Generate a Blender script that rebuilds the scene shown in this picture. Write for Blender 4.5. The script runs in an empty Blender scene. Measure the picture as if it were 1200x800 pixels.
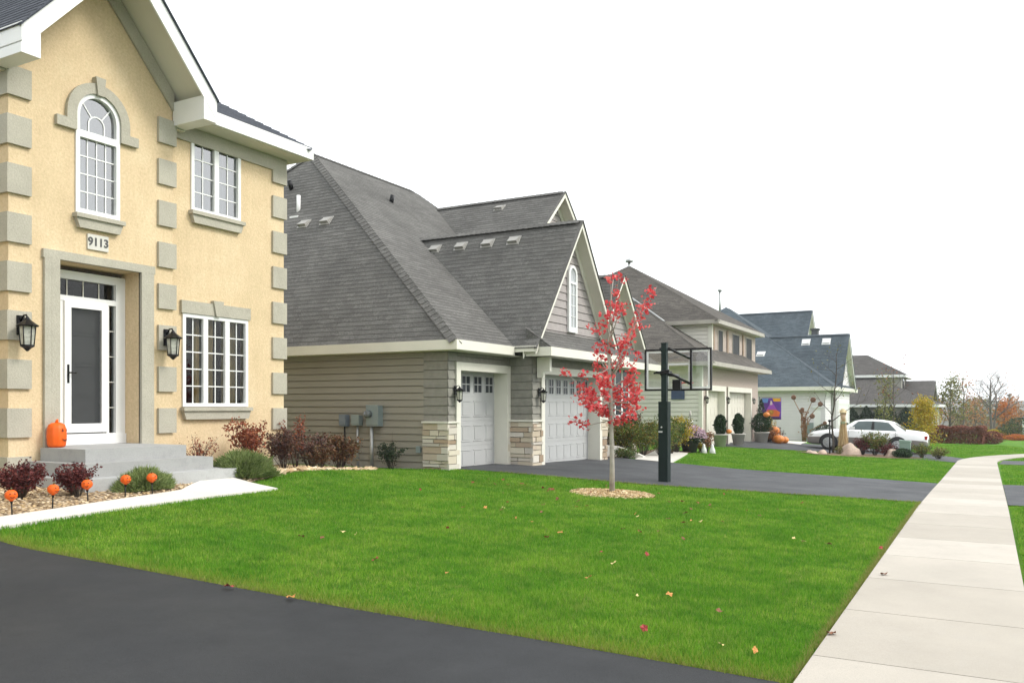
import bpy, math, random
import numpy as np
from mathutils import Vector, Matrix, Euler, noise as mnoise
R = math.radians
random.seed(7); rng = np.random.default_rng(7)
SC = bpy.context.scene
COL = SC.collection

# ------------------------------------------------------------------ helpers
def V(*a): return Vector(a)

class MB:
    """collects faces and links them as ONE mesh object"""
    def __init__(s): s.v = []; s.f = []; s.uv = {}; s.r = []; s.smooth = []
    def face(s, pts, uv=None, rnd=None, smooth=False):
        i = len(s.v); s.v += [tuple(p) for p in pts]; k = len(s.f)
        s.f.append(tuple(range(i, i + len(pts))))
        if uv: s.uv[k] = uv
        s.r.append(random.random() if rnd is None else rnd); s.smooth.append(smooth)
    def grid(s, rows, closed=False, smooth=True, rnd=0.5, caps=False):
        base = len(s.v); n = len(rows[0])
        for r in rows: s.v += [tuple(p) for p in r]
        m = n if closed else n - 1
        for i in range(len(rows) - 1):
            for j in range(m):
                a = base + i*n + j; b = base + i*n + (j+1) % n
                s.f.append((a, b, b + n, a + n)); s.r.append(rnd); s.smooth.append(smooth)
        if caps:
            s.f.append(tuple(base + j for j in range(n))[::-1]); s.r.append(rnd); s.smooth.append(False)
            o = base + (len(rows)-1)*n
            s.f.append(tuple(o + j for j in range(n))); s.r.append(rnd); s.smooth.append(False)
    def box(s, x0, x1, y0, y1, z0, z1, rnd=None):
        if x0 > x1: x0, x1 = x1, x0
        if y0 > y1: y0, y1 = y1, y0
        if z0 > z1: z0, z1 = z1, z0
        r = random.random() if rnd is None else rnd
        p = [(x0,y0,z0),(x1,y0,z0),(x1,y1,z0),(x0,y1,z0),(x0,y0,z1),(x1,y0,z1),(x1,y1,z1),(x0,y1,z1)]
        for q in ((3,2,1,0),(4,5,6,7),(0,1,5,4),(1,2,6,5),(2,3,7,6),(3,0,4,7)):
            s.face([p[i] for i in q], rnd=r)
    def prism(s, poly, ext, rnd=None):
        """polygon (3D points) extruded by vector ext"""
        poly = [Vector(p) for p in poly]; ext = Vector(ext); r = random.random() if rnd is None else rnd
        nrm = Vector((0,0,0))
        for i in range(len(poly)): nrm += poly[i].cross(poly[(i+1) % len(poly)])
        if nrm.dot(ext) > 0: poly = poly[::-1]
        top = [p + ext for p in poly]
        s.face(poly, rnd=r); s.face(top[::-1], rnd=r)
        for i in range(len(poly)):
            j = (i+1) % len(poly)
            s.face([poly[j], poly[i], top[i], top[j]], rnd=r)
    def board(s, p, q, h, t, out, up=0.0):
        """board from p to q (top edge), hanging h down, thickness t towards out"""
        p = Vector(p) + V(0,0,up); q = Vector(q) + V(0,0,up); o = Vector(out).normalized()*t
        s.prism([p, q, q - V(0,0,h), p - V(0,0,h)], o)
    def tube(s, pts, radii, n=8, smooth=True, rnd=0.5):
        pts = [Vector(p) for p in pts]
        if not hasattr(radii, '__len__'): radii = [radii]*len(pts)
        rows = []; prev = None
        for i, p in enumerate(pts):
            d = (pts[min(i+1, len(pts)-1)] - pts[max(i-1, 0)])
            d = d.normalized() if d.length > 1e-9 else V(0,0,1)
            a = prev if prev is not None else (V(1,0,0) if abs(d.x) < .8 else V(0,1,0))
            a = (a - d*a.dot(d)).normalized(); prev = a; b = d.cross(a)
            rows.append([p + (a*math.cos(2*math.pi*k/n) + b*math.sin(2*math.pi*k/n))*radii[i] for k in range(n)])
        s.grid(rows, closed=True, smooth=smooth, rnd=rnd, caps=True)
    def lathe(s, prof, c=(0,0,0), n=20, axis='z', smooth=True, squash=None, rnd=0.5):
        """prof: list of (radius, height)"""
        rows = []
        for r, h in prof:
            row = []
            for k in range(n):
                a = 2*math.pi*k/n; rr = r*(squash(a) if squash else 1)
                if axis == 'z': q = (c[0]+rr*math.cos(a), c[1]+rr*math.sin(a), c[2]+h)
                elif axis == 'y': q = (c[0]+rr*math.cos(a), c[1]-h, c[2]+rr*math.sin(a))
                else: q = (c[0]+h, c[1]+rr*math.cos(a), c[2]+rr*math.sin(a))
                row.append(q)
            rows.append(row)
        s.grid(rows, closed=True, smooth=smooth, rnd=rnd, caps=True)
    def courses(s, poly, exp, lift, under=0.0, gap=0.0):
        """lap a convex planar polygon with courses (shingles, siding): each one tilts out at its lower edge"""
        P = [Vector(p) for p in poly]
        n = Vector((0,0,0))
        for i in range(len(P)): n += P[i].cross(P[(i+1) % len(P)])
        n.normalize()
        if abs(n.z) > .02 and n.z < 0: n = -n; P = P[::-1]
        t = V(0,0,1).cross(n); t = t.normalized() if t.length > 1e-6 else V(1,0,0)
        b = n.cross(t); o = P[0]
        Q = [((p-o).dot(t), (p-o).dot(b)) for p in P]
        v0 = min(q[1] for q in Q); v1 = max(q[1] for q in Q)
        if gap: s.face([p - n*.03 for p in P])
        k = 0
        while v0 + k*exp < v1 - 1e-4:
            a, c = v0 + k*exp, v0 + (k+1)*exp
            S = clip(clip(Q, a, 1), c-gap, -1)
            if len(S) >= 3:
                pts = []; uvs = []
                for (u, v) in S:
                    l = lift*(1 - (v-a)/exp)
                    pts.append(o + t*u + b*v + n*l); uvs.append((u + 50, v - v0))
                s.face(pts, uv=uvs)
                lo = [u for (u, v) in S if abs(v-a) < 1e-5]
                if len(lo) >= 2:
                    u0, u1 = min(lo), max(lo)
                    A = o+t*u0+b*a; B = o+t*u1+b*a
                    s.face([A - n*under, B - n*under, B + n*lift, A + n*lift], uv=[(u0+50, a-v0-.02),(u1+50, a-v0-.02),(u1+50, a-v0),(u0+50, a-v0)])
            k += 1
    def build(s, name, mat, parent=None, org=None, smooth=None):
        if org is None: org = ORG.get(root_of(parent).name, (0,0,0)) if parent else (0,0,0)
        me = bpy.data.meshes.new(name)
        me.from_pydata([(x-org[0], y-org[1], z-org[2]) for x, y, z in s.v], [], s.f)
        uvl = me.uv_layers.new(name='UVMap')
        vs = [Vector(v) for v in s.v]
        flat = []
        for k, f in enumerate(s.f):
            if k in s.uv: flat += [c for q in s.uv[k] for c in q]; continue
            n = Vector((0,0,0))
            for i in range(len(f)): n += (vs[f[i]]-vs[f[0]]).cross(vs[f[(i+1) % len(f)]]-vs[f[0]])
            n = n.normalized() if n.length > 1e-12 else V(0,0,1)
            t = V(0,0,1).cross(n); t = t.normalized() if t.length > 1e-4 else V(1,0,0)
            b = n.cross(t)
            for i in f: flat += [vs[i].dot(t), vs[i].dot(b)]
        uvl.data.foreach_set('uv', flat)
        at = me.attributes.new('rnd', 'FLOAT', 'FACE'); at.data.foreach_set('value', s.r)
        me.polygons.foreach_set('use_smooth', [True]*len(s.f) if smooth else s.smooth)
        me.materials.append(mat); me.update()
        return link(name, me, parent)

def clip(Q, val, sgn):
    out = []
    for i in range(len(Q)):
        p, q = Q[i], Q[(i+1) % len(Q)]
        a, b = (p[1]-val)*sgn, (q[1]-val)*sgn
        if a >= -1e-9: out.append(p)
        if (a > 1e-9 and b < -1e-9) or (a < -1e-9 and b > 1e-9):
            k = a/(a-b); out.append((p[0]+(q[0]-p[0])*k, val))
    return out

ORG = {}
def root_of(o):
    while o.parent: o = o.parent
    return o
def link(name, data, parent=None):
    o = bpy.data.objects.new(name, data); COL.objects.link(o)
    if parent: o.parent = parent
    return o
def thing(name, label, cat, loc=(0,0,0), group=None):
    o = link(name, None); o.location = loc; ORG[o.name] = loc
    o.empty_display_size = .2
    return tag(o, label, cat, group)
def tag(o, label, cat, group=None, kind=None):
    if label: o['label'] = label
    if cat: o['category'] = cat
    if group: o['group'] = group
    if kind: o['kind'] = kind
    return o
def struct(o): o['kind'] = 'structure'; return o
def kids(o): return [c for c in COL.objects if c.parent == o]
def copy_tree(o, parent=None):
    c = o.copy(); COL.objects.link(c)
    if parent: c.parent = parent
    for k in kids(o): copy_tree(k, c)
    return c
def np_mesh(name, verts, k, mat, rnd=None, parent=None, org=(0,0,0)):
    """verts (n*k,3) -> n separate k-gons, fast"""
    verts = np.asarray(verts, dtype=np.float32) - np.array(org, dtype=np.float32)
    n = len(verts)//k
    me = bpy.data.meshes.new(name)
    me.vertices.add(n*k); me.vertices.foreach_set('co', verts.ravel())
    me.loops.add(n*k); me.loops.foreach_set('vertex_index', np.arange(n*k, dtype=np.int32))
    me.polygons.add(n); me.polygons.foreach_set('loop_start', np.arange(0, n*k, k, dtype=np.int32))
    at = me.attributes.new('rnd', 'FLOAT', 'FACE')
    at.data.foreach_set('value', (rng.random(n) if rnd is None else rnd).astype(np.float32))
    me.materials.append(mat); me.update(calc_edges=True); me.validate()
    return link(name, me, parent)

# ------------------------------------------------------------------ materials
MC = {}
def nodes(name):
    m = bpy.data.materials.new(name); m.use_nodes = True
    nt = m.node_tree; b = nt.nodes['Principled BSDF']
    return m, nt, b
def N(nt, t, **kw):
    n = nt.nodes.new(t)
    for k, v in kw.items():
        if hasattr(n, k): setattr(n, k, v)
        else: n.inputs[k].default_value = v
    return n
def ramp(nt, fac, stops):
    r = nt.nodes.new('ShaderNodeValToRGB'); e = r.color_ramp.elements
    while len(e) < len(stops): e.new(.5)
    for i, (p, c) in enumerate(stops):
        e[i].position = p; e[i].color = (*c, 1) if len(c) == 3 else c
    nt.links.new(fac, r.inputs['Fac']); return r.outputs['Color']
# Blender has several 'A'/'B'/'Factor' sockets on the Mix node: pick the colour ones
def mixc(nt, fac, a, b, mode='MIX'):
    m = nt.nodes.new('ShaderNodeMix'); m.data_type = 'RGBA'; m.blend_type = mode
    for sock, val in ((m.inputs[0], fac), (m.inputs[6], a), (m.inputs[7], b)):
        if isinstance(val, bpy.types.NodeSocket): nt.links.new(val, sock)
        elif isinstance(val, (int, float)): sock.default_value = val
        else: sock.default_value = (*val[:3], 1)
    return m.outputs[2]
def coords(nt, kind='Object'):
    return nt.nodes.new('ShaderNodeTexCoord').outputs[kind]
def nz(nt, co, scale, detail=4, rough=.55):
    n = N(nt, 'ShaderNodeTexNoise'); n.inputs['Scale'].default_value = scale
    n.inputs['Detail'].default_value = detail; n.inputs['Roughness'].default_value = rough
    nt.links.new(co, n.inputs['Vector']); return n.outputs['Fac']
def bump(nt, b, h, strength, dist=.02):
    n = N(nt, 'ShaderNodeBump'); n.inputs['Strength'].default_value = strength; n.inputs['Distance'].default_value = dist
    nt.links.new(h, n.inputs['Height']); nt.links.new(n.outputs['Normal'], b.inputs['Normal'])
def mat(name, base, rough=.6, var=.12, scale=3., bmp=0., bscale=60., metal=0., spec=.5, fine=.0, coat=0.):
    """painted / solid surface with a little mottling, optional fine grain and bump"""
    if name in MC: return MC[name]
    m, nt, b = nodes(name); co = coords(nt)
    lo = tuple(c*(1-var) for c in base); hi = tuple(min(c*(1+var), .95) for c in base)
    c = ramp(nt, nz(nt, co, scale, 6), [(.3, lo), (.7, hi)])
    if fine:
        g = ramp(nt, nz(nt, co, bscale, 3), [(.3, (1-fine,)*3), (.7, (1+fine,)*3)])
        c = mixc(nt, 1.0, c, g, 'MULTIPLY')
    nt.links.new(c, b.inputs['Base Color'])
    b.inputs['Roughness'].default_value = rough; b.inputs['Metallic'].default_value = metal
    b.inputs['Specular IOR Level'].default_value = spec; b.inputs['Coat Weight'].default_value = coat
    if bmp: bump(nt, b, nz(nt, co, bscale, 4), bmp, .01)
    MC[name] = m; return m
def rmat(name, cols, rough=.7, spec=.3, trans=0., bmp=0., patch=None):
    """colour picked per face from a ramp (leaves, stones, blades)"""
    if name in MC: return MC[name]
    m, nt, b = nodes(name)
    a = N(nt, 'ShaderNodeAttribute', attribute_name='rnd')
    k = len(cols)
    c = ramp(nt, a.outputs['Fac'], [(i/(k-1) if k > 1 else 0, q) for i, q in enumerate(cols)])
    if patch:
        f = ramp(nt, nz(nt, coords(nt), patch[0], 5), [(patch[1], (0,0,0)), (patch[2], (1,1,1))])
        c = mixc(nt, f, c, mixc(nt, 1.0, c, patch[3], 'MULTIPLY'))
        if len(patch) > 4:      # small clumps of a darker and of a drier grass
            co2 = coords(nt)
            c = mixc(nt, ramp(nt, nz(nt, co2, 4.5, 4, .7), [(.46, (0,0,0)), (.60, (1,1,1))]), c, mixc(nt, 1.0, c, patch[4], 'MULTIPLY'))
            c = mixc(nt, ramp(nt, nz(nt, co2, 2.3, 6, .8), [(.60, (0,0,0)), (.72, (.8,.8,.8))]), c, patch[5])
    nt.links.new(c, b.inputs['Base Color'])
    b.inputs['Roughness'].default_value = rough; b.inputs['Specular IOR Level'].default_value = spec
    if bmp: bump(nt, b, nz(nt, coords(nt), 30, 5), bmp, .01)
    if trans:
        out = nt.nodes['Material Output']; tr = N(nt, 'ShaderNodeBsdfTranslucent')
        nt.links.new(c, tr.inputs['Color']); mx = N(nt, 'ShaderNodeMixShader'); mx.inputs[0].default_value = trans
        nt.links.new(b.outputs[0], mx.inputs[1]); nt.links.new(tr.outputs[0], mx.inputs[2])
        nt.links.new(mx.outputs[0], out.inputs['Surface'])
    MC[name] = m; return m
def shingle(name, c1, c2, mort, exp=.14, wid=.17):
    m, nt, b = nodes(name); uv = coords(nt, 'UV')
    br = N(nt, 'ShaderNodeTexBrick'); br.offset = .37; br.offset_frequency = 2; br.squash = .7; br.squash_frequency = 3
    br.inputs['Scale'].default_value = 1; br.inputs['Brick Width'].default_value = wid; br.inputs['Row Height'].default_value = exp
    br.inputs['Mortar Size'].default_value = .006; br.inputs['Mortar Smooth'].default_value = .3; br.inputs['Bias'].default_value = -.1
    br.inputs['Color1'].default_value = (*c1, 1); br.inputs['Color2'].default_value = (*c2, 1); br.inputs['Mortar'].default_value = (*mort, 1)
    # wobble the lookup so that tabs are uneven
    wob = nz(nt, uv, 9.0, 2)
    vm = N(nt, 'ShaderNodeVectorMath', operation='MULTIPLY_ADD'); nt.links.new(uv, vm.inputs[0])
    vm.inputs[1].default_value = (1, 1, 1)
    cx = N(nt, 'ShaderNodeCombineXYZ'); nt.links.new(wob, cx.inputs['X']); nt.links.new(cx.outputs[0], vm.inputs[2])
    nt.links.new(vm.outputs[0], br.inputs['Vector'])
    big = ramp(nt, nz(nt, coords(nt), .6, 5), [(.3, (.82,)*3), (.7, (1.15,)*3)])
    fin = ramp(nt, nz(nt, uv, 38, 3), [(.3, (.72,)*3), (.7, (1.28,)*3)])
    c = mixc(nt, 1., mixc(nt, 1., br.outputs['Color'], big, 'MULTIPLY'), fin, 'MULTIPLY')
    nt.links.new(c, b.inputs['Base Color']); b.inputs['Roughness'].default_value = .9; b.inputs['Specular IOR Level'].default_value = .25
    bump(nt, b, nz(nt, uv, 60, 3), .5, .01)
    MC[name] = m; return m
def glass(name, tint=(.75,.8,.8), refl=.10):
    """window pane: see-through with a sky reflection that grows at grazing angles"""
    m, nt, b = nodes(name); out = nt.nodes['Material Output']
    tr = N(nt, 'ShaderNodeBsdfTransparent'); tr.inputs[0].default_value = (*tint, 1)
    gl = N(nt, 'ShaderNodeBsdfGlossy'); gl.inputs['Roughness'].default_value = .015
    bp = N(nt, 'ShaderNodeBump'); bp.inputs['Strength'].default_value = .03
    nt.links.new(nz(nt, coords(nt), 1.7, 2), bp.inputs['Height']); nt.links.new(bp.outputs[0], gl.inputs['Normal'])
    fr = N(nt, 'ShaderNodeFresnel'); fr.inputs[0].default_value = 1.5
    ad = N(nt, 'ShaderNodeMath', operation='ADD'); nt.links.new(fr.outputs[0], ad.inputs[0]); ad.inputs[1].default_value = refl
    mx = N(nt, 'ShaderNodeMixShader'); nt.links.new(ad.outputs[0], mx.inputs[0])
    nt.links.new(tr.outputs[0], mx.inputs[1]); nt.links.new(gl.outputs[0], mx.inputs[2]); nt.links.new(mx.outputs[0], out.inputs['Surface'])
    MC[name] = m; return m

def screen_mat():
    """insect screen behind the storm door glass: a fine grey mesh one half sees through"""
    m, nt, b = nodes('door_screen'); out = nt.nodes['Material Output']; b.inputs['Base Color'].default_value = (.055,.058,.06,1); b.inputs['Roughness'].default_value = .6; b.inputs['Specular IOR Level'].default_value = .3
    tr = N(nt, 'ShaderNodeBsdfTransparent'); mx = N(nt, 'ShaderNodeMixShader'); mx.inputs[0].default_value = .5
    nt.links.new(tr.outputs[0], mx.inputs[1]); nt.links.new(b.outputs[0], mx.inputs[2]); nt.links.new(mx.outputs[0], out.inputs['Surface']); return m
def stucco_mat():
    m, nt, b = nodes('stucco'); co = coords(nt)
    c = ramp(nt, nz(nt, co, 1.3, 8, .65), [(.28, (.60,.475,.295)), (.5, (.665,.52,.33)), (.72, (.715,.585,.385))])
    f = ramp(nt, nz(nt, co, 26, 5, .7), [(.3, (.86,.85,.82)), (.7, (1.08,1.08,1.10))])
    mp = N(nt, 'ShaderNodeMapping'); mp.inputs['Scale'].default_value = (3, 3, .28); nt.links.new(co, mp.inputs['Vector'])   # faint rain streaks
    c = mixc(nt, 1., c, ramp(nt, nz(nt, mp.outputs[0], 1.6, 6, .7), [(.35, (.955,.95,.94)), (.6, (1.01,1.01,1.01))]), 'MULTIPLY')
    nt.links.new(mixc(nt, 1., c, f, 'MULTIPLY'), b.inputs['Base Color'])
    b.inputs['Roughness'].default_value = .92; b.inputs['Specular IOR Level'].default_value = .2
    bump(nt, b, nz(nt, co, 34, 6, .7), .7, .012)
    return m
def asphalt_mat(name, base, warm=(1,1,1)):
    m, nt, b = nodes(name); co = coords(nt)
    g = ramp(nt, nz(nt, co, .55, 5), [(.3, tuple(base*.78*w for w in warm)), (.7, tuple(base*1.28*w for w in warm))])
    s1 = ramp(nt, nz(nt, co, 150, 2), [(.35, (.55,)*3), (.65, (1.5,)*3)])
    c = mixc(nt, 1., g, s1, 'MULTIPLY')
    sp = ramp(nt, nz(nt, co, 5, 8, .85), [(.55, (0,0,0)), (.72, (.55,)*3)])
    c = mixc(nt, sp, c, tuple(base*1.5*w for w in warm))
    nt.links.new(c, b.inputs['Base Color'])
    r = ramp(nt, nz(nt, co, 1.3, 4), [(.3, (.62,)*3), (.7, (.82,)*3)]); nt.links.new(r, b.inputs['Roughness'])
    b.inputs['Specular IOR Level'].default_value = .38
    bump(nt, b, nz(nt, co, 170, 3), .5, .006)
    return m
def concrete_mat(name, base, stain=.75):
    m, nt, b = nodes(name); co = coords(nt)
    c = ramp(nt, nz(nt, co, .9, 6, .65), [(.28, tuple(k*.84 for k in base)), (.72, base)])
    a = N(nt, 'ShaderNodeAttribute', attribute_name='rnd')
    c = mixc(nt, 1., c, ramp(nt, a.outputs['Fac'], [(0, (.80,.79,.77)), (1, (1.02,1.02,1.02))]), 'MULTIPLY')
    st = ramp(nt, nz(nt, co, 4.5, 8, .78), [(.50, (0,0,0)), (.70, (.65,)*3)])
    c = mixc(nt, st, c, tuple(k*stain for k in base))
    f = ramp(nt, nz(nt, co, 120, 3), [(.3, (.9,)*3), (.7, (1.06,)*3)])
    nt.links.new(mixc(nt, 1., c, f, 'MULTIPLY'), b.inputs['Base Color'])
    b.inputs['Roughness'].default_value = .88; b.inputs['Specular IOR Level'].default_value = .25
    bump(nt, b, nz(nt, co, 90, 4), .35, .006)
    return m
def ground_mat():
    m, nt, b = nodes('lawn_ground'); co = coords(nt)
    c = ramp(nt, nz(nt, co, .45, 6, .6), [(.28, (.060,.175,.012)), (.5, (.095,.23,.020)), (.75, (.19,.28,.045))])
    f = ramp(nt, nz(nt, co, 22, 5, .8), [(.3, (.55,.6,.55)), (.7, (1.35,1.3,1.2))])
    nt.links.new(mixc(nt, 1., c, f, 'MULTIPLY'), b.inputs['Base Color'])
    b.inputs['Roughness'].default_value = .9; b.inputs['Specular IOR Level'].default_value = .1
    bump(nt, b, nz(nt, co, 40, 5, .8), 1., .04)
    return m
def gravel_mat(name, cols):
    m, nt, b = nodes(name); co = coords(nt)
    vo = N(nt, 'ShaderNodeTexVoronoi'); vo.inputs['Scale'].default_value = 24; nt.links.new(co, vo.inputs['Vector'])
    sx = N(nt, 'ShaderNodeSeparateColor'); nt.links.new(vo.outputs['Color'], sx.inputs[0])
    c = ramp(nt, sx.outputs[0], [(i/(len(cols)-1), q) for i, q in enumerate(cols)])
    d = ramp(nt, vo.outputs['Distance'], [(.25, (1,1,1)), (.7, (.45,.42,.4))])
    nt.links.new(mixc(nt, 1., c, d, 'MULTIPLY'), b.inputs['Base Color']); b.inputs['Roughness'].default_value = .9
    n = N(nt, 'ShaderNodeMath', operation='SUBTRACT'); n.inputs[0].default_value = 1; nt.links.new(vo.outputs['Distance'], n.inputs[1])
    bump(nt, b, n.outputs[0], 1., .03)
    return m

STUCCO = stucco_mat()
TRIM = mat('stucco_trim', (.40,.375,.305), .9, .09, 2.6, .5, 45, fine=.10)
WHITE = mat('white_paint', (.76,.76,.745), .45, .03, 2, 0)
CREAM = mat('cream_trim', (.70,.68,.59), .5, .04, 2)
SOFFIT = mat('soffit', (.66,.63,.54), .6, .04, 2)
SHIN_BLUE = shingle('slate_shingle', (.050,.056,.070), (.085,.092,.11), (.02,.022,.028))
SHIN_GREY = shingle('grey_shingle', (.100,.097,.090), (.150,.146,.136), (.070,.067,.062))
SHIN_BROWN = shingle('brown_shingle', (.085,.077,.068), (.14,.127,.11), (.04,.035,.03))
SHIN_SLATE = shingle('blue_shingle', (.060,.078,.092), (.105,.128,.145), (.03,.04,.045))
SHIN_TAUPE = shingle('taupe_shingle', (.075,.070,.066), (.12,.113,.105), (.035,.03,.03))
SIDING = mat('taupe_siding', (.262,.245,.198), .6, .05, 1.2, .1, 30)
SHAKE = mat('grey_shake', (.235,.226,.192), .75, .12, 9, .4, 40)
GABLE = mat('mauve_shake', (.33,.298,.285), .75, .10, 9, .3, 40)
BEIGE = mat('beige_siding', (.72,.69,.61), .6, .05, 1.2)
PALE = mat('pale_siding', (.68,.655,.66), .6, .05, 1.2)
GARAGE = mat('garage_grey', (.42,.425,.42), .5, .03, 1.5)
GARAGE_W = mat('garage_cream', (.66,.63,.54), .5, .03, 1.5)
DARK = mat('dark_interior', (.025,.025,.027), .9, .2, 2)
DOORGREY = mat('door_grey', (.085,.088,.09), .5, .1, 2)
BLACK = mat('black_metal', (.012,.012,.013), .35, .2, 6, metal=.6)
GREENBLACK = mat('green_black_pole', (.005,.016,.015), .5, .15, 4, .1, 40, spec=.25)
GLASS = glass('window_glass', (.85,.88,.87), .0); GLASSU = glass('upper_glass', (.55,.64,.70), .30)
FARGLASS = mat('far_glass', (.035,.04,.045), .12, .2, 2, spec=.12)
CONC = concrete_mat('concrete_walk', (.52,.48,.42)); CONCW = concrete_mat('pale_concrete', (.72,.69,.63), .85)
STEPC = concrete_mat('step_concrete', (.43,.435,.43), .6)
ASPH = asphalt_mat('sealed_asphalt', .018, (.93,1.0,1.1)); ASPH2 = asphalt_mat('grey_asphalt', .050, (.95,1.,1.08))
GROUND = ground_mat()
GRAVEL = gravel_mat('tan_rock', [(.20,.13,.07), (.42,.29,.15), (.58,.44,.27), (.66,.55,.40)])
MULCH = gravel_mat('wood_chips', [(.45,.30,.14), (.60,.45,.24), (.70,.57,.36)])
MULCHD = gravel_mat('brown_mulch', [(.16,.09,.05), (.30,.18,.11), (.40,.28,.19)])
STONE = rmat('ledgestone', [(.30,.22,.15), (.52,.45,.34), (.62,.57,.46), (.40,.30,.21), (.66,.62,.54), (.46,.42,.36)], .9, .2, bmp=.6)
BRICK = mat('pale_brick', (.40,.33,.285), .85, .22, 16, .3, 40, fine=.15)
METER = mat('meter_grey', (.24,.29,.29), .45, .06, 3, metal=.2)
METERD = mat('box_slate', (.15,.18,.21), .5, .06, 3)
GALV = mat('galvanised', (.42,.43,.42), .4, .1, 6, metal=.7)
ORANGE = mat('pumpkin_orange', (.76,.115,.008), .45, .1, 5, spec=.3)
PUMP = mat('squash_orange', (.62,.20,.03), .5, .2, 4)
BARK = mat('grey_bark', (.36,.33,.29), .9, .25, 8, .6, 30)
BARKD = mat('dark_bark', (.075,.06,.05), .9, .25, 8, .5, 30)
BOULDER = mat('pink_boulder', (.52,.40,.32), .9, .2, 3, .7, 14, fine=.1)
POT = mat('grey_pot', (.46,.44,.40), .8, .1, 4); POTD = mat('charcoal_pot', (.05,.052,.055), .6, .1, 4)

# ------------------------------------------------------------------ the lie of the land
SY = np.array([-60, 16, 20, 23.5, 36, 46, 55, 80, 120, 200, 400, 900.]); SZ = np.array([0, 0, -.07, -.15, -.38, -.49, -.56, -1.0, -1.9, -3.5, -6, -6.])
PX = [np.array([-60,-14,-11.3,-9.75,-9.35,-9.0,-8.75,-8,-6,-4.35,-2.9,-1.0]), np.array([-60,-10,-9,-6,-1.0]), np.array([-60,-10.5,-9.5,-6,-1.0]), np.array([-60,-12,-8,-1.0]), np.array([-60,-1.0])]
PZ = [np.array([.8,.7,.68,.64,.555,.50,.475,.36,.25,.15,.08,0]), np.array([.34,.36,.33,.16,0]), np.array([.6,.5,.44,.15,0]), np.array([.3,.2,.13,0]), np.array([0,0.])]
PY = np.array([9.6, 15.2, 26, 33, 43, 55, 80]); PI = [0, 1, 1, 2, 2, 3, 4]
def zt(x, y):
    x = np.asarray(x, float); y = np.asarray(y, float)
    base = np.interp(y, SY, SZ)
    rs = np.stack([np.interp(x, PX[i], PZ[i]) for i in PI])
    yy = np.clip(y, PY[0], PY[-1]); k = np.clip(np.searchsorted(PY, yy, side='right')-1, 0, len(PY)-2)
    t = (yy-PY[k])/(PY[k+1]-PY[k]); t = t*t*(3-2*t)
    a = np.take_along_axis(rs, k[None, ...], 0)[0]; b = np.take_along_axis(rs, (k+1)[None, ...], 0)[0]
    return base + a*(1-t) + b*t
def Z(x, y): return float(zt(np.array([x]), np.array([y]))[0])
def cx(y):   # centre line of the sidewalk, bending to the right far off
    y = np.asarray(y, float); t = np.maximum(y-36.5, 0); return -.37 + np.where(t < 10, t*t*.028, 2.8 + (t-10)*1.25)

def sheet(name, edgeA, edgeB, m, off, n=40, k=12, parent=None, skirt=.0):
    """ruled sheet between two polylines, laid on the terrain at height off"""
    def res(P, n):
        P = np.array(P, float); d = np.r_[0, np.cumsum(np.hypot(*np.diff(P, axis=0).T))]; t = np.linspace(0, d[-1], n)
        return np.c_[np.interp(t, d, P[:,0]), np.interp(t, d, P[:,1])]
    A, B = res(edgeA, n), res(edgeB, n)
    mb = MB(); rows = []
    for j in range(k):
        t = j/(k-1); Q = A*(1-t) + B*t
        rows.append([(x, y, z+off) for x, y, z in zip(Q[:,0], Q[:,1], zt(Q[:,0], Q[:,1]))])
    if skirt:
        rows = [[(x, y, z-skirt) for x, y, z in rows[0]]] + rows + [[(x, y, z-skirt) for x, y, z in rows[-1]]]
    # orient up
    a, b, c = (Vector(rows[1][0]), Vector(rows[1][1]), Vector(rows[2][0]))
    if (b-a).cross(c-a).z < 0: rows = [r[::-1] for r in rows]
    mb.grid(rows, smooth=False)
    return struct(mb.build(name, m))

# ground: one sheet, fine near, coarse far
def axis(segs):
    out = []
    for a, b, st in segs: out += list(np.arange(a, b, st))
    return out + [segs[-1][1]]
gx = axis([(-400,-60,40), (-60,-16,4), (-16,4,.5), (4,60,4), (60,900,60)]); gy = axis([(-80,-4,8), (-4,50,.5), (50,120,3), (120,900,40)])
GX, GY = np.meshgrid(gx, gy); GZ = zt(GX, GY)
mb = MB(); mb.grid([[(GX[i,j], GY[i,j], GZ[i,j]) for j in range(len(gx))] for i in range(len(gy))], smooth=True)
struct(mb.build('ground', GROUND))
# hills on the skyline
mb = MB(); rows = []
for q in range(8):
    dd = 330 + q*45; row = []
    for k in range(90):
        a = R(-40 + k*1.1); x = dd*math.sin(a); y = dd*math.cos(a)
        h = 14*(q/7)**.8*(.8 + .5*mnoise.noise(V(k*.13, q*.2, 3)) + .12*mnoise.noise(V(k*.9, q, 5))) - 6.5
        row.append((x, y, h))
    rows.append(row)
mb.grid(rows); struct(mb.build('hills', mat('hill_woods', (.075,.075,.05), .95, .4, .03)))

# paved surfaces
D1 = [(-13,4.3), (-8.66,4.72), (-6.1,4.92), (-4.35,5.08), (-2.9,5.24), (-1.1,5.34)]
sheet('driveway', D1, [(-13,-3), (-1.1,-3)], ASPH, .02)
sheet('driveway', [(-1.1,5.34), (-1.05,5.34)], [(-1.1,-3), (-1.05,-3)], ASPH, .02, 3, 3)
D2a = [(-10.6,15.35), (-8.9,15.55), (-5,16.2), (-1.03,16.85)]; D2b = [(-10.6,23.5), (-9.2,23.4), (-1.05,22.7)]
sheet('driveway', D2a, D2b, ASPH2, .02)
D3a = [(-10.6,33.9), (-8.2,36.6), (-6.4,38.6), (-1.0,35.9)]; D3b = [(-10.6,44.2), (-7.0,46.5), (-4.0,45.6), (-.8,39.6)]
sheet('driveway', D3a, D3b, ASPH2, .02)
sheet('driveway_apron', [(.3,17.2), (3.6,17.0)], [(.3,23.2), (3.6,23.6)], ASPH2, .02)
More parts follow.
